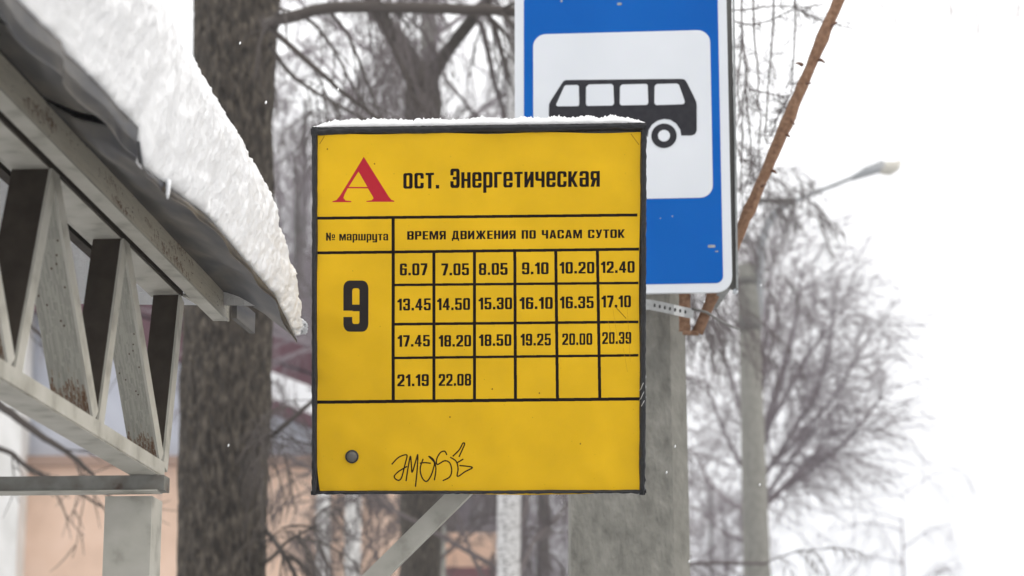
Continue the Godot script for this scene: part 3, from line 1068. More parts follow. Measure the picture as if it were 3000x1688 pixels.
	var bp := onto(2154, 856, o, nn)
	tube(st, [bp + Vector3(0, 0, 0.002), bp + Vector3(0, 0, 0.012), bp + Vector3(0, 0, 0.015)], [0.008, 0.0075, 0.003], 10)
	pw("bolt", st, M.white, t4)
	st = tool()
	beam(st, at(2118, 838, 6.74), at(2070, 905, 6.86), look.x * 0.03, Vector3(0, 0, 0.01))
	pw("stay", st, M.galv, t4)

	# street lamp further off
	var d := 22.0
	var t5 := thing("street_lamp", "slim concrete street lamp with a long bent arm against the white sky", "street lamp", Transform3D(Basis(), Vector3(at(2195, 900, d).x, 0, at(2195, 900, d).z)))
	var b5: Vector3 = t5.position
	var topy := at(2195, 770, d).y
	st = tool(true)
	tube(st, [Vector3(b5.x + 0.06, -0.3, b5.z), Vector3(b5.x + 0.02, topy * 0.5, b5.z), Vector3(b5.x, topy - 0.62, b5.z)], [0.16, 0.128, 0.1], 14)
	pw("pole", st, M.concrete, t5)
	st = tool(true)
	tube(st, [Vector3(b5.x, topy - 0.6, b5.z), Vector3(b5.x, topy, b5.z)], [0.105, 0.1], 14)
	pw("cap", st, M.concrete, t5)
	for q in [[-0.62, 0.118, 0.1], [-0.2, 0.112, 0.07]]:
		st = tool(true)
		tube(st, [Vector3(b5.x, topy + q[0], b5.z), Vector3(b5.x, topy + q[0] + q[2], b5.z)], [q[1], q[1]], 14)
		pw("collar", st, M.dark_edge, t5)
	st = tool(true)
	var arm := []
	var ar := []
	for q in [[2222, 935], [2226, 800], [2230, 725], [2240, 680], [2262, 635], [2290, 606], [2320, 592], [2400, 560], [2480, 528], [2565, 492]]:
		arm.append(at(q[0], q[1], d))
		ar.append(0.04 if q[0] < 2300 else 0.022)
	tube(st, arm, ar, 10)
	pw("arm", st, M.lamp_metal, t5)
	st = tool(true)
	tube(st, [at(2185, 586, d), at(2260, 589, d), at(2325, 592, d)], [0.03, 0.03, 0.045], 8)
	pw("tie_rod", st, M.dark_edge, t5)
	st = tool(true)
	tube(st, [at(2495, 524, d), at(2540, 503, d), at(2590, 486, d), at(2598, 484, d)], [0.025, 0.05, 0.06, 0.02], 12)
	pw("gear_box", st, M.lamp_metal, t5)
	st = tool(true)
	tube(st, [at(2568, 492, d), at(2585, 494, d), at(2605, 494, d), at(2625, 486, d), at(2640, 472, d)], [0.035, 0.06, 0.07, 0.052, 0.012], 14)
	pw("lamp_glass", st, M.lamp_glass, t5)


func build_timetable() -> void:
	var s := K * 5.0
	var t := thing("timetable_sign", "yellow bus timetable board edged in black film, red letter A at its top", "timetable board", Transform3D(look, at(1402, 1450, 5.0)))
	var lx := func(px: float) -> float: return (px - 1402.0) * s
	var ly := func(py: float) -> float: return (1450.0 - py) * s
	# carcass
	var st := tool()
	box(st, Vector3(lx.call(918), ly.call(1446), -0.032), Vector3(lx.call(1887), ly.call(378), -0.014))
	put("backing_board", done(st), M.dark_edge, t)
	# the printed sheet, slightly buckled
	st = tool(true)
	var nx := 46
	var ny := 52
	var wave := FastNoiseLite.new()
	wave.seed = 14
	wave.frequency = 1.0
	wave.fractal_octaves = 3
	var spot := func(fx: float, fy: float) -> Vector3:
		var px := lerpf(TX + 3.0, 1878.0, fx)
		var py := lerpf(TY + 2.0, 1447.0, fy)
		var x: float = lx.call(px)
		var yy: float = ly.call(py)
		if fx == 1.0:
			x += (-5.0 * sin(PI * clampf((py - 560) / 560.0, 0, 1)) - 1.0) * s
		if fx == 0.0 and fy > 0.93:
			x += 9.0 * s * (fy - 0.93) / 0.07
		if fy == 0.0:
			yy -= (5.0 * (1.0 - fx) + 4.0 * sin(fx * 9.0) * sin(fx * 9.0)) * s
		if fy == 1.0:
			yy += 7.0 * s * pow(absf(fx - 0.5) * 2.0, 4.0) + 3.0 * s * sin(fx * 7.0)
		var z := wave.get_noise_2d(fx * 3.2, fy * 3.2) * 0.006 + wave.get_noise_2d(fx * 9.0 + 40.0, fy * 9.0) * 0.0009
		var rim := minf(minf(fx, 1.0 - fx), minf(fy, 1.0 - fy))
		z += wave.get_noise_2d(fx * 24.0, fy * 24.0) * 0.002 * clampf(1.0 - rim * 14.0, 0.0, 1.0)
		return Vector3(x, yy, z)
	for i in nx:
		for j in ny:
			var q := []
			var uvs := []
			for c in [[0, 0], [1, 0], [1, 1], [0, 1]]:
				var fx: float = float(i + c[0]) / nx
				var fy: float = float(j + c[1]) / ny
				var p: Vector3 = spot.call(fx, fy)
				q.append(p)
				uvs.append(Vector2((p.x / s + 1402.0 - TX) / 954.0, (1450.0 - p.y / s - TY) / 1064.0))
			quad(st, q[0], q[1], q[2], q[3], uvs[0], uvs[1], uvs[2], uvs[3])
	var m := mat(Color.WHITE, 0.5)
	m.metallic_specular = 0.18
	m.albedo_texture = ImageTexture.create_from_image(sheet_print())
	m.texture_repeat = false
	put("yellow_sheet", done(st), m, t, "yellow printed sheet with the departure times")
	# black film wrapped round the edges: wrinkled strips
	var strips := [
		[Vector2(911, 372), Vector2(1893, 358), Vector2(0, 1), 30.0],
		[Vector2(912, 372), Vector2(911, 1450), Vector2(1, 0), 19.0],
		[Vector2(1897, 366), Vector2(1893, 1450), Vector2(-1, 0), 21.0],
		[Vector2(911, 1450), Vector2(1893, 1446), Vector2(0, -1), 12.0]]
	for e in strips.size():
		var p0: Vector2 = strips[e][0]
		var p1: Vector2 = strips[e][1]
		var inn: Vector2 = strips[e][2]
		st = tool(true)
		var n := 150
		var prev := []
		for i in n + 1:
			var f := float(i) / n
			var c := p0.lerp(p1, f)
			var wide: float = strips[e][3]
			if e == 0:
				wide = lerpf(27.0, 25.0, f) - 3.0 * sin(f * 9.0) * sin(f * 9.0)
			var row := []
			for k in 9:
				var g := k / 8.0
				var off := wide * g
				var z := 0.0035 + 0.005 * sin(PI * minf(g * 1.1, 1.0)) - (0.006 if k == 8 else 0.0)
				if k == 0:
					z = -0.034
				var q := c + inn * off
				var crease := noise.get_noise_3d(q.x * 0.7 + e * 300.0, q.y * 0.7, k * 22.0)
				var corner := clampf(1.0 - minf(f, 1.0 - f) * 9.0, 0.0, 1.0)
				z += crease * (0.0025 + 0.005 * corner) * (1.0 if k < 8 else 0.0)
				var out := noise.get_noise_2d(f * 700.0, e * 90.0) * (2.0 + 3.0 * corner) if k < 2 else 0.0
				row.append(Vector3(lx.call(q.x + inn.x * -out), ly.call(q.y + inn.y * -out), z))
			row.append(Vector3(lx.call(c.x + inn.x * wide), ly.call(c.y + inn.y * wide), -0.036))
			if i > 0:
				for k in 10:
					quad(st, prev[k], row[k], row[(k + 1) % 10], prev[(k + 1) % 10])
			prev = row
		put("film_edging", done(st), M.tape, t)
	# bolt
	st = tool(true)
	var bc := Vector3(lx.call(1031), ly.call(1338), 0)
	tube(st, [bc + Vector3(0, 0, -0.002), bc + Vector3(0, 0, 0.006), bc + Vector3(0, 0, 0.0085)], [0.0115, 0.011, 0.006], 16)
	var bolt := put("bolt", done(st), M.dark_edge, t)
	st = tool(true)
	tube(st, [bc + Vector3(0, 0, 0.001), bc + Vector3(0, 0, 0.0045)], [0.0145, 0.0142], 16)
	put("washer", done(st), M.hole, bolt)
	# tie wires at the right edge
	for q in [[1877, 1140, 1892, 1104], [1877, 1168, 1892, 1134], [1879, 1190, 1892, 1164]]:
		st = tool(true)
		var a := Vector3(lx.call(q[0]), ly.call(q[1]), 0.006)
		var b := Vector3(lx.call(q[2]), ly.call(q[3]), 0.002)
		tube(st, [a + Vector3(-0.003, -0.004, -0.008), a, a.lerp(b, 0.5) + Vector3(0, 0, 0.004), b, b + Vector3(0.0005, 0.002, -0.02)], [0.0009, 0.0011, 0.0011, 0.0011, 0.001], 6)
		put("tie_wire", done(st), M.wire, t)
	# slanting strut behind it, to the ground, and an arm back to the pole
	st = tool()
	var up := at(1430, 1405, 5.1)
	var low := at(1150, 1681, 5.1)
	low = up + (low - up) * ((up.y + 0.05) / (up.y - low.y))
	var side := (low - up).normalized().cross(Vector3(0, 0, 1)).normalized()
	beam(st, up, low, side * 0.04, Vector3(0, 0, 0.034))
	pw("strut", st, M.paint, t)
	st = tool()
	beam(st, at(1760, 1300, 5.05), at(1800, 1300, 6.62), Vector3.UP * 0.03, Vector3(0.03, 0, 0))
	pw("bracket_arm", st, M.galv, t)

	# snow along the top
	st = tool(true)
	var n2 := 260
	var prev2 := []
	for i in n2 + 1:
		var f := float(i) / n2
		var px := lerpf(914, 1890, f)
		var base := lerpf(373.5, 360, f)
		var h := 21.0 * minf(1.0, minf(f * 14.0, (1.0 - f) * 16.0)) * (0.9 + 0.3 * noise.get_noise_1d(f * 260.0)) + 6.0 * absf(noise.get_noise_1d(f * 5200.0)) + 2.0
		var row := []
		for k in 9:
			var a := PI * k / 8.0
			var jag := 1.0 + 0.35 * noise.get_noise_2d(f * 6000.0, k * 70.0)
			row.append(Vector3(lx.call(px), ly.call(base) + h * s * sin(a) * (jag if k in [3, 4, 5] else 1.0), -0.0145 + 0.0205 * cos(a)))
		row.append(Vector3(lx.call(px), ly.call(base) - 0.001, -0.0145))
		if i > 0:
			for k in 10:
				quad(st, prev2[k], row[k], row[(k + 1) % 10], prev2[(k + 1) % 10])
		prev2 = row
	var sn := put("snow_cap", done(st), M.snow)
	sn.transform = t.transform
	tag(sn, "thin ridge of snow lying along the top of the yellow timetable board", "snow", "", "thing")


func build_bus_sign() -> void:
	var o := at(1825, 400, 6.5)
	var yaw := deg_to_rad(4.7)
	var b := Basis(Vector3.UP, -yaw)
	var nn := b.z
	var t := thing("bus_stop_sign", "blue and white bus stop sign with a black bus, partly behind the timetable", "road sign", Transform3D(b, onto(1825, 857, o, nn)))
	var inv := t.transform.affine_inverse()
	var l2 := func(px: float, py: float) -> Vector2:
		var p: Vector3 = inv * onto(px, py, o, nn)
		return Vector2(p.x, p.y)
	var lr: Vector2 = l2.call(2143, 700)
	var ll: Vector2 = l2.call(1508, 300)
	var bot: Vector2 = l2.call(1960, 858)
	var x0 := ll.x
	var x1 := lr.x
	var y0 := bot.y
	var y1 := y0 + (x1 - x0) * 1.5
	var st := tool()
	slab(st, round_rect(x0, y0, x1, y1, 0.045, 10), -0.014, 0.0)
	put("plate", done(st), M.white, t)
	st = tool()
	var m: float = (l2.call(1535, 200) as Vector2).x - x0
	slab(st, round_rect(x0 + m, y0 + m * 0.95, x1 - m * 0.95, y1 - m, 0.02, 8), -0.002, 0.0009)
	put("blue_field", done(st), M.blue, t)
	st = tool()
	var p0: Vector2 = l2.call(1563, 578)
	var p1: Vector2 = l2.call(2080, 88)
	slab(st, round_rect(p0.x, (l2.call(1990, 581) as Vector2).y, p1.x, p1.y, 0.036, 10), -0.002, 0.0018)
	put("white_panel", done(st), M.white, t)
	# the bus: outline in the photograph's own places, the hidden nose mirrored
	st = tool()
	var pts := PackedVector2Array()
	for q in [[375, 1060], [390, 1025], [505, 845], [522, 822], [550, 812], [1710, 800], [1745, 806], [1765, 830], [1830, 960], [1862, 1030], [1868, 1060], [1868, 1320], [1852, 1356], [1815, 1372], [1712, 1372], [1700, 1310], [1660, 1250], [1600, 1212], [1535, 1204], [1470, 1222], [1415, 1262], [1380, 1320], [1372, 1385], [890, 1396], [880, 1330], [840, 1270], [780, 1232], [715, 1226], [650, 1245], [598, 1290], [572, 1350], [570, 1400], [420, 1404], [385, 1390], [370, 1350]]:
		pts.append(l2.call(1500 + q[0] / 3.45, q[1] / 3.45))
	slab(st, pts, 0.0, 0.0027)
	var bus := put("bus_symbol", done(st), M.black, t)
	for w in [
		[[545, 865], [660, 862], [676, 875], [680, 1060], [668, 1076], [460, 1078], [446, 1062], [530, 875]],
		[[775, 858], [1005, 853], [1025, 870], [1032, 1050], [1015, 1070], [765, 1074], [748, 1058], [750, 885]],
		[[1115, 858], [1355, 852], [1372, 866], [1378, 1045], [1362, 1064], [1105, 1068], [1090, 1052], [1092, 880]],
		[[1465, 853], [1665, 848], [1688, 862], [1748, 1030], [1740, 1050], [1725, 1057], [1460, 1066], [1440, 1048], [1442, 875]]]:
		st = tool()
		var wp := PackedVector2Array()
		for q in w:
			wp.append(l2.call(1500 + q[0] / 3.45, q[1] / 3.45))
		slab(st, wp, 0.002, 0.0036)
		put("window", done(st), M.white, bus)
	for cx in [1537.0, 728.0]:
		st = tool()
		var c: Vector2 = l2.call(1500 + cx / 3.45, (1375.0 if cx > 1000 else 1397.0) / 3.45)
		var rr: float = 128.0 / 3.45 * K * 6.5
		slab(st, round_rect(c.x - rr, c.y - rr, c.x + rr, c.y + rr, rr * 0.999, 12), 0.0, 0.0030)
		var wh := put("wheel", done(st), M.black, bus)
		st = tool()
		rr *= 0.47
		slab(st, round_rect(c.x - rr, c.y - rr, c.x + rr, c.y + rr, rr * 0.999, 10), 0.002, 0.0038)
		put("hub", done(st), M.white, wh)
	# frozen specks and a rubbed spot on the blue
	for q in [[2085, 722, 11, 4], [2100, 737, 5, 1.6], [1815, 12, 7, 4], [1645, 3, 3, 4], [1970, 634, 1.6, 2.5], [1935, 640, 2, 1.5]]:
		st = tool()
		var c: Vector2 = l2.call(q[0], q[1])
		var e := K * 6.5
		slab(st, round_rect(c.x - q[2] * e, c.y - q[3] * e, c.x + q[2] * e, c.y + q[3] * e, minf(q[2], q[3]) * e * 0.9, 3), 0.0, 0.0014)
		put("scuff", done(st), M.galv, t)
	# clamps to the pole
	for yy in [0.2, 0.7]:
		st = tool()
		box(st, Vector3(x0 + 0.1, yy, -0.06), Vector3(x1 - 0.06, yy + 0.04, -0.0145))
		put("rail", done(st), M.galv, t)


func build_small() -> void:
	# snowflakes in the air
	var n := 0
	for q in [[703, 126, 5.2, "in front of the old trunk near the picture's top"], [990, 262, 5.0, "between the two slanting boughs left of the blue sign"], [779, 300, 4.6, "beside the upper part of the old trunk"], [1978, 1308, 5.4, "in front of the concrete pole, upper of three"], [1953, 1384, 5.4, "in front of the concrete pole, middle of three"], [2019, 1645, 5.4, "low in front of the concrete pole"], [2226, 1420, 6.0, "at the right edge of the street lamp pole"], [2063, 884, 6.3, "in front of the rusty bracket"], [2230, 836, 6.2, "beside the top of the street lamp pole"], [669, 1305, 5.0, "low in front of the old trunk"], [432, 44, 4.0, "dark speck over the roof snow"]]:
		var st := tool(true)
		var p := at(q[0], q[1], q[2])
		var r := 0.0022 if n != 10 else 0.002
		tube(st, [p + Vector3(-r * 0.4, -r * 1.5, 0), p + Vector3(0, -r * 0.5, r * 0.3), p + Vector3(r * 0.2, r * 0.6, 0), p + Vector3(r * 0.5, r * 1.5, -r * 0.2)], [r * 0.3, r, r * 0.8, r * 0.25], 7)
		if n == 10:
			continue
		var o := put("snowflake", done(st), M.flake)
		tag(o, "snowflake falling " + q[3], "snowflake", "falling snowflakes")
		n += 1

# ---------- trees ----------
func trunk_shape(pts: Array, radii: Array, sides := 20) -> ArrayMesh:
	# finer rings so that the bark can swell and sink
	var p2 := []
	var r2 := []
	for i in pts.size() - 1:
		var n := maxi(2, int((pts[i + 1] - pts[i]).length() / 0.12))
		for k in n:
			p2.append(pts[i].lerp(pts[i + 1], float(k) / n))
			r2.append(lerpf(radii[i], radii[i + 1], float(k) / n))
	p2.append(pts[-1])
	r2.append(radii[-1])
	var st := tool(true)
	for i in r2.size():
		r2[i] *= 1.0 + 0.06 * noise.get_noise_1d(p2[i].y * 34.0 + p2[i].x * 50.0)
	tube(st, p2, r2, sides, 0.10)
	return done(st)

# a thick trunk whose bark is furrowed: ridges that run up it, split and join
func bark_shape(pts: Array, radii: Array) -> ArrayMesh:
	var ridge := FastNoiseLite.new()
	ridge.seed = 61
	ridge.frequency = 1.0
	ridge.fractal_octaves = 4
	ridge.domain_warp_enabled = true
	ridge.domain_warp_amplitude = 0.5
	ridge.domain_warp_frequency = 0.8
	var sides := 150
	var rings := []
	var ys := []
	for i in pts.size() - 1:
		var n := maxi(2, int((pts[i + 1] - pts[i]).length() / 0.035))
		for k in n:
			var f := float(k) / n
			var c: Vector3 = pts[i].lerp(pts[i + 1], f)
			var r := lerpf(radii[i], radii[i + 1], f)
			r *= 1.0 + 0.05 * noise.get_noise_1d(c.y * 30.0 + 90.0)
			var row := []
			for s in sides:
				var a := TAU * s / sides
				var d := Vector3(cos(a), 0, sin(a))
				var h := absf(ridge.get_noise_3d(d.x * r * 26.0, c.y * 4.2, d.z * r * 26.0))
				var big := noise.get_noise_3d(d.x * 22.0, c.y * 17.0, d.z * 22.0)
				row.append(c + d * (r * (1.0 + 0.10 * big) + 0.012 - 0.05 * pow(1.0 - minf(h * 3.2, 1.0), 2.0) * 0.6))
			rings.append(row)
			ys.append(c.y)
	var st := tool(true)
	for i in rings.size() - 1:
		for s in sides:
			var s2 := (s + 1) % sides
			quad(st, rings[i][s], rings[i + 1][s], rings[i + 1][s2], rings[i][s2], Vector2(float(s) / sides, ys[i]), Vector2(float(s) / sides, ys[i + 1]), Vector2(float(s + 1) / sides, ys[i + 1]), Vector2(float(s + 1) / sides, ys[i]))
	return done(st)

func a_tree(called: String, label: String, px: float, d: float, r: float, height: float, lean: float, bark: Material, group := "") -> Node3D:
	var b := at(px, 1500, d)
	var t := thing(called, label, "tree", Transform3D(Basis(), Vector3(b.x, 0, b.z)), group)
	var pts := []
	var rad := []
	for i in 9:
		var f := i / 8.0
		pts.append(Vector3(lean * f * height + 0.25 * r * sin(f * 7.0 + px), height * f - 0.3, 0.2 * r * cos(f * 5.0 + px)))
		rad.append(r * lerpf(1.1, 0.35, pow(f, 1.2)))
	put("trunk", trunk_shape(pts, rad, 12), bark, t)
	return t

func crown(t: Node3D, height: float, from: float, count: int, length: float, r: float, p: Dictionary, m: Material, lean := 0.0) -> void:
	var tw_ := Twigs.new()
	for i in count:
		var f := from + (1.0 - from) * (i + rng.randf()) / count
		var a := rng.randf() * TAU
		var dir := Vector3(cos(a), float(p.rise), sin(a)).normalized()
		grow(tw_, Vector3(lean * f * height, height * f - 0.3, 0), dir, length * lerpf(1.0, 0.55, (f - from) / (1.0 - from)) * rng.randf_range(0.75, 1.2), r * lerpf(1.0, 0.5, (f - from) / (1.0 - from)), 0, p)
	put("crown", tw_.mesh(), m, t)

func build_trees() -> void:
	var p_weep := {"levels": 3, "sink": [0.02, 0.16, 0.30, 0.34], "bend": 0.16, "kids": [7, 6, 6], "ratio": 0.55, "spread": 0.9, "thin": 0.5, "least": 0.0045, "rise": 0.7, "size": 0.6}
	var p_up := {"levels": 3, "sink": [-0.03, -0.04, -0.02, 0.0], "bend": 0.16, "kids": [7, 7, 6], "ratio": 0.55, "spread": 0.75, "thin": 0.5, "least": 0.005, "rise": 1.0, "size": 0.6}

	var p_bare := p_up.duplicate()
	p_bare.kids = [4, 3, 2]
	p_bare.size = 0.45

	# the old trunk behind the shelter
	var d := 12.0
	var b := at(660, 1500, d)
	var t := thing("old_tree", "thick dark barked tree trunk behind the bus shelter's snowy roof edge", "tree", Transform3D(Basis(), Vector3(b.x, 0, b.z)))
	var pts := []
	var rad := []
	for q in [[648, 3200, 140], [650, 2300, 128], [652, 1688, 124], [656, 1300, 124], [658, 1120, 130], [664, 1000, 128], [668, 800, 120], [676, 500, 119], [694, 0, 118], [712, -500, 110], [730, -1200, 90]]:
		var p := onto(q[0], q[1], b, Vector3(0, 0, 1))
		pts.append(p - t.position)
		rad.append(q[2] * K * (p - eye).dot(-look.z))
	put("trunk", bark_shape(pts, rad), M.bark, t)
	var tw_ := Twigs.new()
	limb(tw_, [at(780, 75, d), at(850, 48, d - 0.2), at(1000, 20, d - 0.3), at(1180, 22, d - 0.4), at(1350, 26, d - 0.4), at(1520, 34, d - 0.4), at(1900, 60, d - 0.4)], 0.032, 0.024, 16, p_weep)
	limb(tw_, [at(770, 60, d), at(830, 118, d - 0.1), at(940, 215, d - 0.2), at(1040, 300, d - 0.3), at(1160, 380, d - 0.4), at(1300, 470, d - 0.5)], 0.017, 0.008, 7, p_weep)
	limb(tw_, [at(790, 130, d), at(850, 215, d + 0.2), at(950, 285, d + 0.2), at(1060, 345, d + 0.2), at(1200, 400, d + 0.2)], 0.013, 0.006, 6, p_weep)
	limb(tw_, [at(700, 1330, d), at(790, 1280, d - 0.1), at(860, 1225, d - 0.3), at(930, 1165, d - 0.4), at(1100, 1060, d - 0.5)], 0.016, 0.008, 12, p_weep)
	limb(tw_, [at(720, 1700, d), at(800, 1630, d - 0.2), at(845, 1585, d - 0.3), at(930, 1540, d - 0.4)], 0.012, 0.006, 8, p_weep)
	limb(tw_, [at(770, 1545, d), at(815, 1600, d - 0.2), at(845, 1650, d - 0.2), at(880, 1720, d - 0.2)], 0.014, 0.012, 6, p_weep)
	var o := put("crown", tw_.mesh(), M.limb, t)
	o.position = -t.position

	# low boughs that reach in from the left, seen under the truss
	d = 13.0
	b = at(-260, 1500, d)
	t = thing("roadside_tree", "tree at far left whose dark boughs slope down under the shelter truss", "tree", Transform3D(Basis(), Vector3(b.x, 0, b.z)))
	put("trunk", trunk_shape([Vector3(0, -0.3, 0), Vector3(0.05, 3.5, 0), Vector3(0, 8, 0.1)], [0.2, 0.16, 0.08], 14), M.bark, t)
	tw_ = Twigs.new()
	limb(tw_, [at(-260, 980, d), at(-80, 1120, d), at(10, 1195, d), at(100, 1262, d), at(165, 1305, d), at(230, 1352, d), at(280, 1405, d), at(330, 1470, d)], 0.03, 0.008, 8, p_bare)
	limb(tw_, [at(-260, 1220, d), at(-60, 1300, d), at(20, 1322, d), at(70, 1360, d), at(130, 1400, d), at(220, 1440, d), at(310, 1490, d)], 0.02, 0.006, 7, p_bare)
	limb(tw_, [at(-260, 700, d), at(20, 900, d), at(150, 1000, d), at(260, 1010, d), at(380, 1080, d)], 0.014, 0.005, 9, p_bare)
	o = put("crown", tw_.mesh(), M.limb, t)
	o.position = -t.position

	# the forked tree between the trunk and the blue sign
	d = 18.0
	b = at(1235, 1500, d)
	t = thing("forked_tree", "grey brown tree forking into a Y above the yellow timetable board", "tree", Transform3D(Basis(), Vector3(b.x, 0, b.z)))
	pts = []
	rad = []
	for q in [[1230, 3000, 66], [1232, 1600, 62], [1236, 700, 57], [1238, 380, 55], [1240, 300, 54], [1236, 235, 50], [1205, 190, 34], [1170, 130, 28], [1130, 70, 26], [1092, 10, 24], [1040, -200, 20], [1000, -600, 12]]:
		pts.append(at(q[0], q[1], d) - t.position)
		rad.append(q[2] * K * d)
	put("trunk", trunk_shape(pts, rad, 16), M.bark, t)
	pts = []
	rad = []
	for q in [[1245, 300, 40], [1268, 215, 24], [1305, 160, 20], [1345, 105, 19], [1385, 55, 18], [1430, 0, 17], [1500, -120, 14], [1600, -420, 8]]:
		pts.append(at(q[0], q[1], d) - t.position)
		rad.append(q[2] * K * d)
	put("trunk", trunk_shape(pts, rad, 12), M.bark, t)
	tw_ = Twigs.new()
	limb(tw_, [at(1405, 60, d), at(1430, 150, d), at(1445, 230, d), at(1475, 330, d), at(1500, 460, d)], 0.028, 0.012, 9, p_weep)
	limb(tw_, [at(1080, 0, d), at(1085, 90, d), at(1100, 200, d), at(1150, 300, d)], 0.016, 0.006, 8, p_weep)
	limb(tw_, [at(1290, 190, d), at(1250, 110, d), at(1215, 60, d), at(1200, -60, d)], 0.016, 0.008, 6, p_weep)
	limb(tw_, [at(1440, -40, d), at(1480, 60, d), at(1520, 130, d), at(1560, 260, d)], 0.018, 0.007, 8, p_weep)
	for i in 6:
		var q := at(rng.randf_range(850, 1500), rng.randf_range(-420, -40), d + rng.randf_range(-1.5, 1.5))
		limb(tw_, [q, q + Vector3(0.2, -0.5, 0), q + Vector3(0.4, -1.3, 0.1)], 0.014, 0.005, 14, p_weep)
	o = put("crown", tw_.mesh(), M.twig, t)
	o.position = -t.position

	# straight grey trunk behind the fork
	t = a_tree("grey_tree", "straight grey tree trunk behind the arms of the forked tree", 1255, 26.0, 0.19, 13.0, 0.0, M.concrete)
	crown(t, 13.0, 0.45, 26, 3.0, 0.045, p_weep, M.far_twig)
	# thin tree and birch low between the sign and the pole
	t = a_tree("thin_tree", "thin dark tree standing before the peach wall below the timetable", 1178, 20.0, 0.065, 7.0, 0.01, M.bark)
	crown(t, 7.0, 0.35, 16, 1.6, 0.02, p_up, M.twig)
	t = a_tree("birch", "white barked birch between the timetable strut and the concrete pole", 1492, 17.0, 0.1, 11.0, 0.004, M.birch)
	crown(t, 11.0, 0.25, 34, 2.4, 0.022, p_weep, M.twig)

	# the spreading tree against the white sky
	d = 30.0
	t = a_tree("spreading_tree", "bare grey tree spreading its crown against white sky behind the street lamp", 2215, d, 0.2, 7.0, 0.0, M.bark)
	tw_ = Twigs.new()
	var k := 2.0 / 3.0
	for q in [[2225, 1420, 2400, 1130, 2450, 880], [2225, 1350, 2320, 1000, 2350, 780], [2222, 1250, 2250, 900, 2275, 660], [2225, 1480, 2450, 1320, 2600, 1140], [2225, 1400, 2430, 1180, 2560, 960], [2220, 1380, 2140, 1100, 2080, 900], [2220, 1450, 2120, 1260, 2050, 1060], [2222, 1520, 2100, 1440, 2040, 1330], [2228, 1500, 2330, 1400, 2440, 1310], [2226, 1300, 2370, 1040, 2480, 900], [2222, 1200, 2230, 900, 2240, 740], [2226, 1480, 2360, 1290, 2470, 1180], [2222, 1600, 2120, 1560, 2060, 1500], [2224, 1300, 2290, 1080, 2330, 940], [2226, 1420, 2330, 1250, 2400, 1140], [2224, 1180, 2270, 960, 2300, 820], [2226, 1500, 2320, 1400, 2420, 1300]]:
		var zz := rng.randf_range(-2.0, 2.0)
		var a0 := at(q[0], q[1], d)
		limb(tw_, [a0, at(q[2], q[3], d + zz * 0.6), at(q[4], q[5], d + zz)], 0.034, 0.010, 34, {"levels": 3, "sink": [0.0, 0.02, 0.06, 0.1], "bend": 0.2, "kids": [7, 7, 6], "ratio": 0.55, "spread": 0.8, "thin": 0.55, "least": 0.0055, "size": 1.05})
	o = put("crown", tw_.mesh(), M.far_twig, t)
	o.position = -t.position
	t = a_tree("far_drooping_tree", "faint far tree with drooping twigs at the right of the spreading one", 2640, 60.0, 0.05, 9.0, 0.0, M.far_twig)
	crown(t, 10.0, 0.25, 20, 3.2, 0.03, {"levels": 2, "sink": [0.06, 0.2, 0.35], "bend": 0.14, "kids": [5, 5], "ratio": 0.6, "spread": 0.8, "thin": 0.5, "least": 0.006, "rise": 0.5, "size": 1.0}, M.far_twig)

	# rows of bare trees that close the view at the left
	var two := []
	for v in 2:
		var g := Node3D.new()
		var tr := []
		var rr := []
		for i in 8:
			tr.append(Vector3(0.1 * sin(i * 1.3 + v), i * 2.0 - 0.3, 0.08 * cos(i * 2.1)))
			rr.append(lerpf(0.2, 0.04, i / 7.0))
		put("trunk", trunk_shape(tr, rr, 10), M.bark, g)
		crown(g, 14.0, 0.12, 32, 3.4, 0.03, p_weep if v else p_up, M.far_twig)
		two.append(g)
	var spots := [[-120, 48], [200, 52], [430, 46], [560, 60], [770, 50], [850, 42], [900, 58], [960, 46], [1020, 54], [1090, 44], [1150, 62], [1330, 44], [1390, 52], [1460, 47], [1520, 60], [1600, 46], [1760, 66], [2000, 66], [2080, 62], [2120, 70], [700, 72], [820, 64], [890, 76], [950, 66], [1010, 72], [1060, 64], [1180, 74], [1280, 66], [1350, 72], [1490, 68], [790, 58], [870, 54], [930, 56], [985, 60], [1120, 56], [1230, 58]]
	for i in spots.size():
		var s = spots[i]
		var g: Node3D = two[i % 2].duplicate()
		g.name = numbered("bare_tree")
		add_child(g, true)
		var q := at(s[0], 1500, s[1])
		g.position = Vector3(q.x, 0, q.z)
		g.rotation.y = i * 1.7
		g.scale = Vector3.ONE * (0.9 + 0.05 * (i % 4)) * (1.0 if i < 17 else 0.72 if i < 20 else 1.25)
		tag(g, "far bare tree in the grey thicket behind the bus stop", "tree", "bare trees behind the bus stop")
	for g in two:
		g.free()

	# twigs hanging close to the right of the blue sign
	d = 9.0
	t = thing("hanging_twigs", "thin knotty birch twigs hanging beside the blue sign's right edge", "branch", Transform3D(Basis(), at(2250, -40, d)))
	tw_ = Twigs.new()
	var fine_p := {"levels": 2, "sink": [0.05, 0.1, 0.1], "bend": 0.35, "kids": [2, 2], "ratio": 0.5, "spread": 1.2, "thin": 0.6, "least": 0.0012, "size": 0.07}
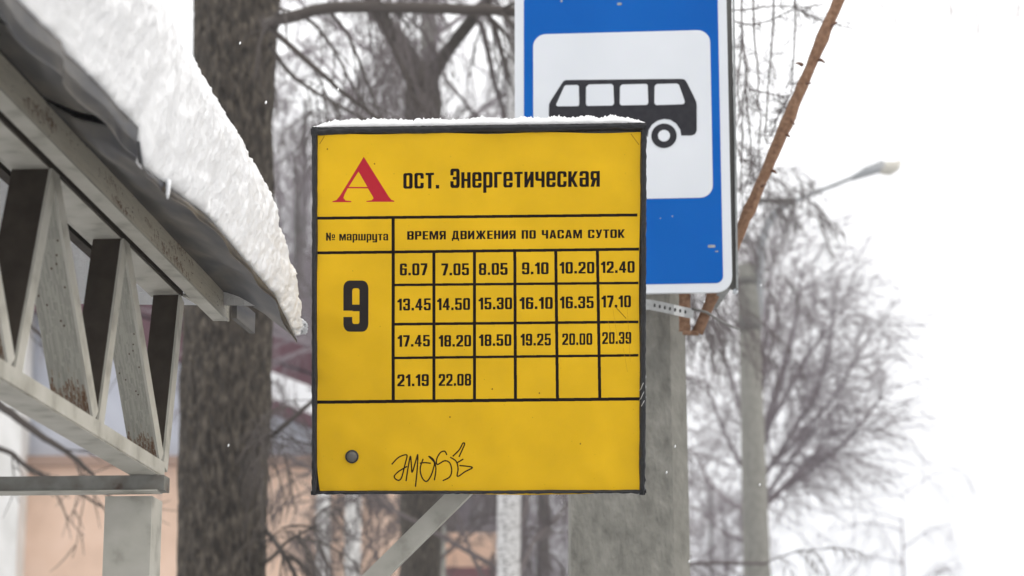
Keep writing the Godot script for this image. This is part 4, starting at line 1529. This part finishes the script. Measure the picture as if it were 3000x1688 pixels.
	for q in [
		[[2172, -60], [2173, 60], [2174, 110], [2166, 200], [2160, 260], [2168, 330], [2150, 400], [2172, 480], [2165, 600]],
		[[2175, 100], [2182, 170], [2186, 240], [2175, 300], [2176, 420], [2172, 520], [2178, 640]],
		[[2206, -60], [2208, 60], [2212, 130], [2222, 220], [2220, 300], [2230, 350], [2222, 430], [2228, 500]],
		[[2268, -60], [2266, 60], [2258, 170], [2250, 260], [2246, 340], [2242, 400], [2252, 422]],
		[[2330, -60], [2330, 60], [2326, 150], [2322, 230], [2318, 270]],
		[[2184, 250], [2190, 330], [2200, 420], [2198, 520]],
		[[2290, 320], [2272, 360], [2262, 400]],
		[[2312, 278], [2298, 310], [2288, 322]]]:
		var line := []
		for c in q:
			line.append(at(c[0], c[1], d + rng.randf_range(-0.1, 0.1)))
		tw_ = Twigs.new()
		limb(tw_, line, 0.0042, 0.002, 26, fine_p)
		put("twig", tw_.mesh(), M.twig, t).position = -t.position
	for q in [
		[[2140, 30], [2190, 28], [2240, 20], [2300, 18], [2360, 20], [2415, 12]],
		[[2150, 62], [2200, 72], [2250, 62], [2290, 44], [2330, 22]],
		[[2330, 22], [2360, 40], [2410, 60], [2500, 85]],
		[[2195, 262], [2260, 275], [2310, 285]],
		[[2175, 470], [2205, 478], [2202, 540]]]:
		var line := []
		for c in q:
			line.append(at(c[0], c[1], d + rng.randf_range(-0.1, 0.1)))
		tw_ = Twigs.new()
		limb(tw_, line, 0.0035, 0.0018, 22, fine_p)
		put("twig", tw_.mesh(), M.twig, t).position = -t.position
	# and a few far ones at the top right
	d = 14.0
	var where := ["leftmost of the five", "second from the left", "middle one", "fourth, with a reddish tip", "rightmost, near the picture's corner"]
	var n := 0
	for q in [[[2560, -60], [2580, 10], [2620, 50], [2650, 85]], [[2660, -60], [2690, 20], [2720, 60], [2750, 105]], [[2760, -60], [2780, 5], [2790, 40]], [[2830, -60], [2850, 20], [2870, 60], [2862, 100]], [[2975, -60], [2984, 20], [2978, 66]]]:
		t = thing("drooping_twig", "thin twig drooping against white sky at upper right, " + where[n], "twig", Transform3D(Basis(), at(q[0][0], q[0][1], d)), "twigs drooping at the upper right")
		n += 1
		tw_ = Twigs.new()
		var line := []
		for c in q:
			line.append(at(c[0], c[1], d))
		limb(tw_, line, 0.003, 0.0014, 6, {"levels": 2, "sink": [0.2, 0.3, 0.3], "bend": 0.25, "kids": [2, 2], "ratio": 0.5, "spread": 0.8, "thin": 0.6, "least": 0.0012, "size": 0.12})
		put("twig", tw_.mesh(), M.red_twig, t).position = -t.position
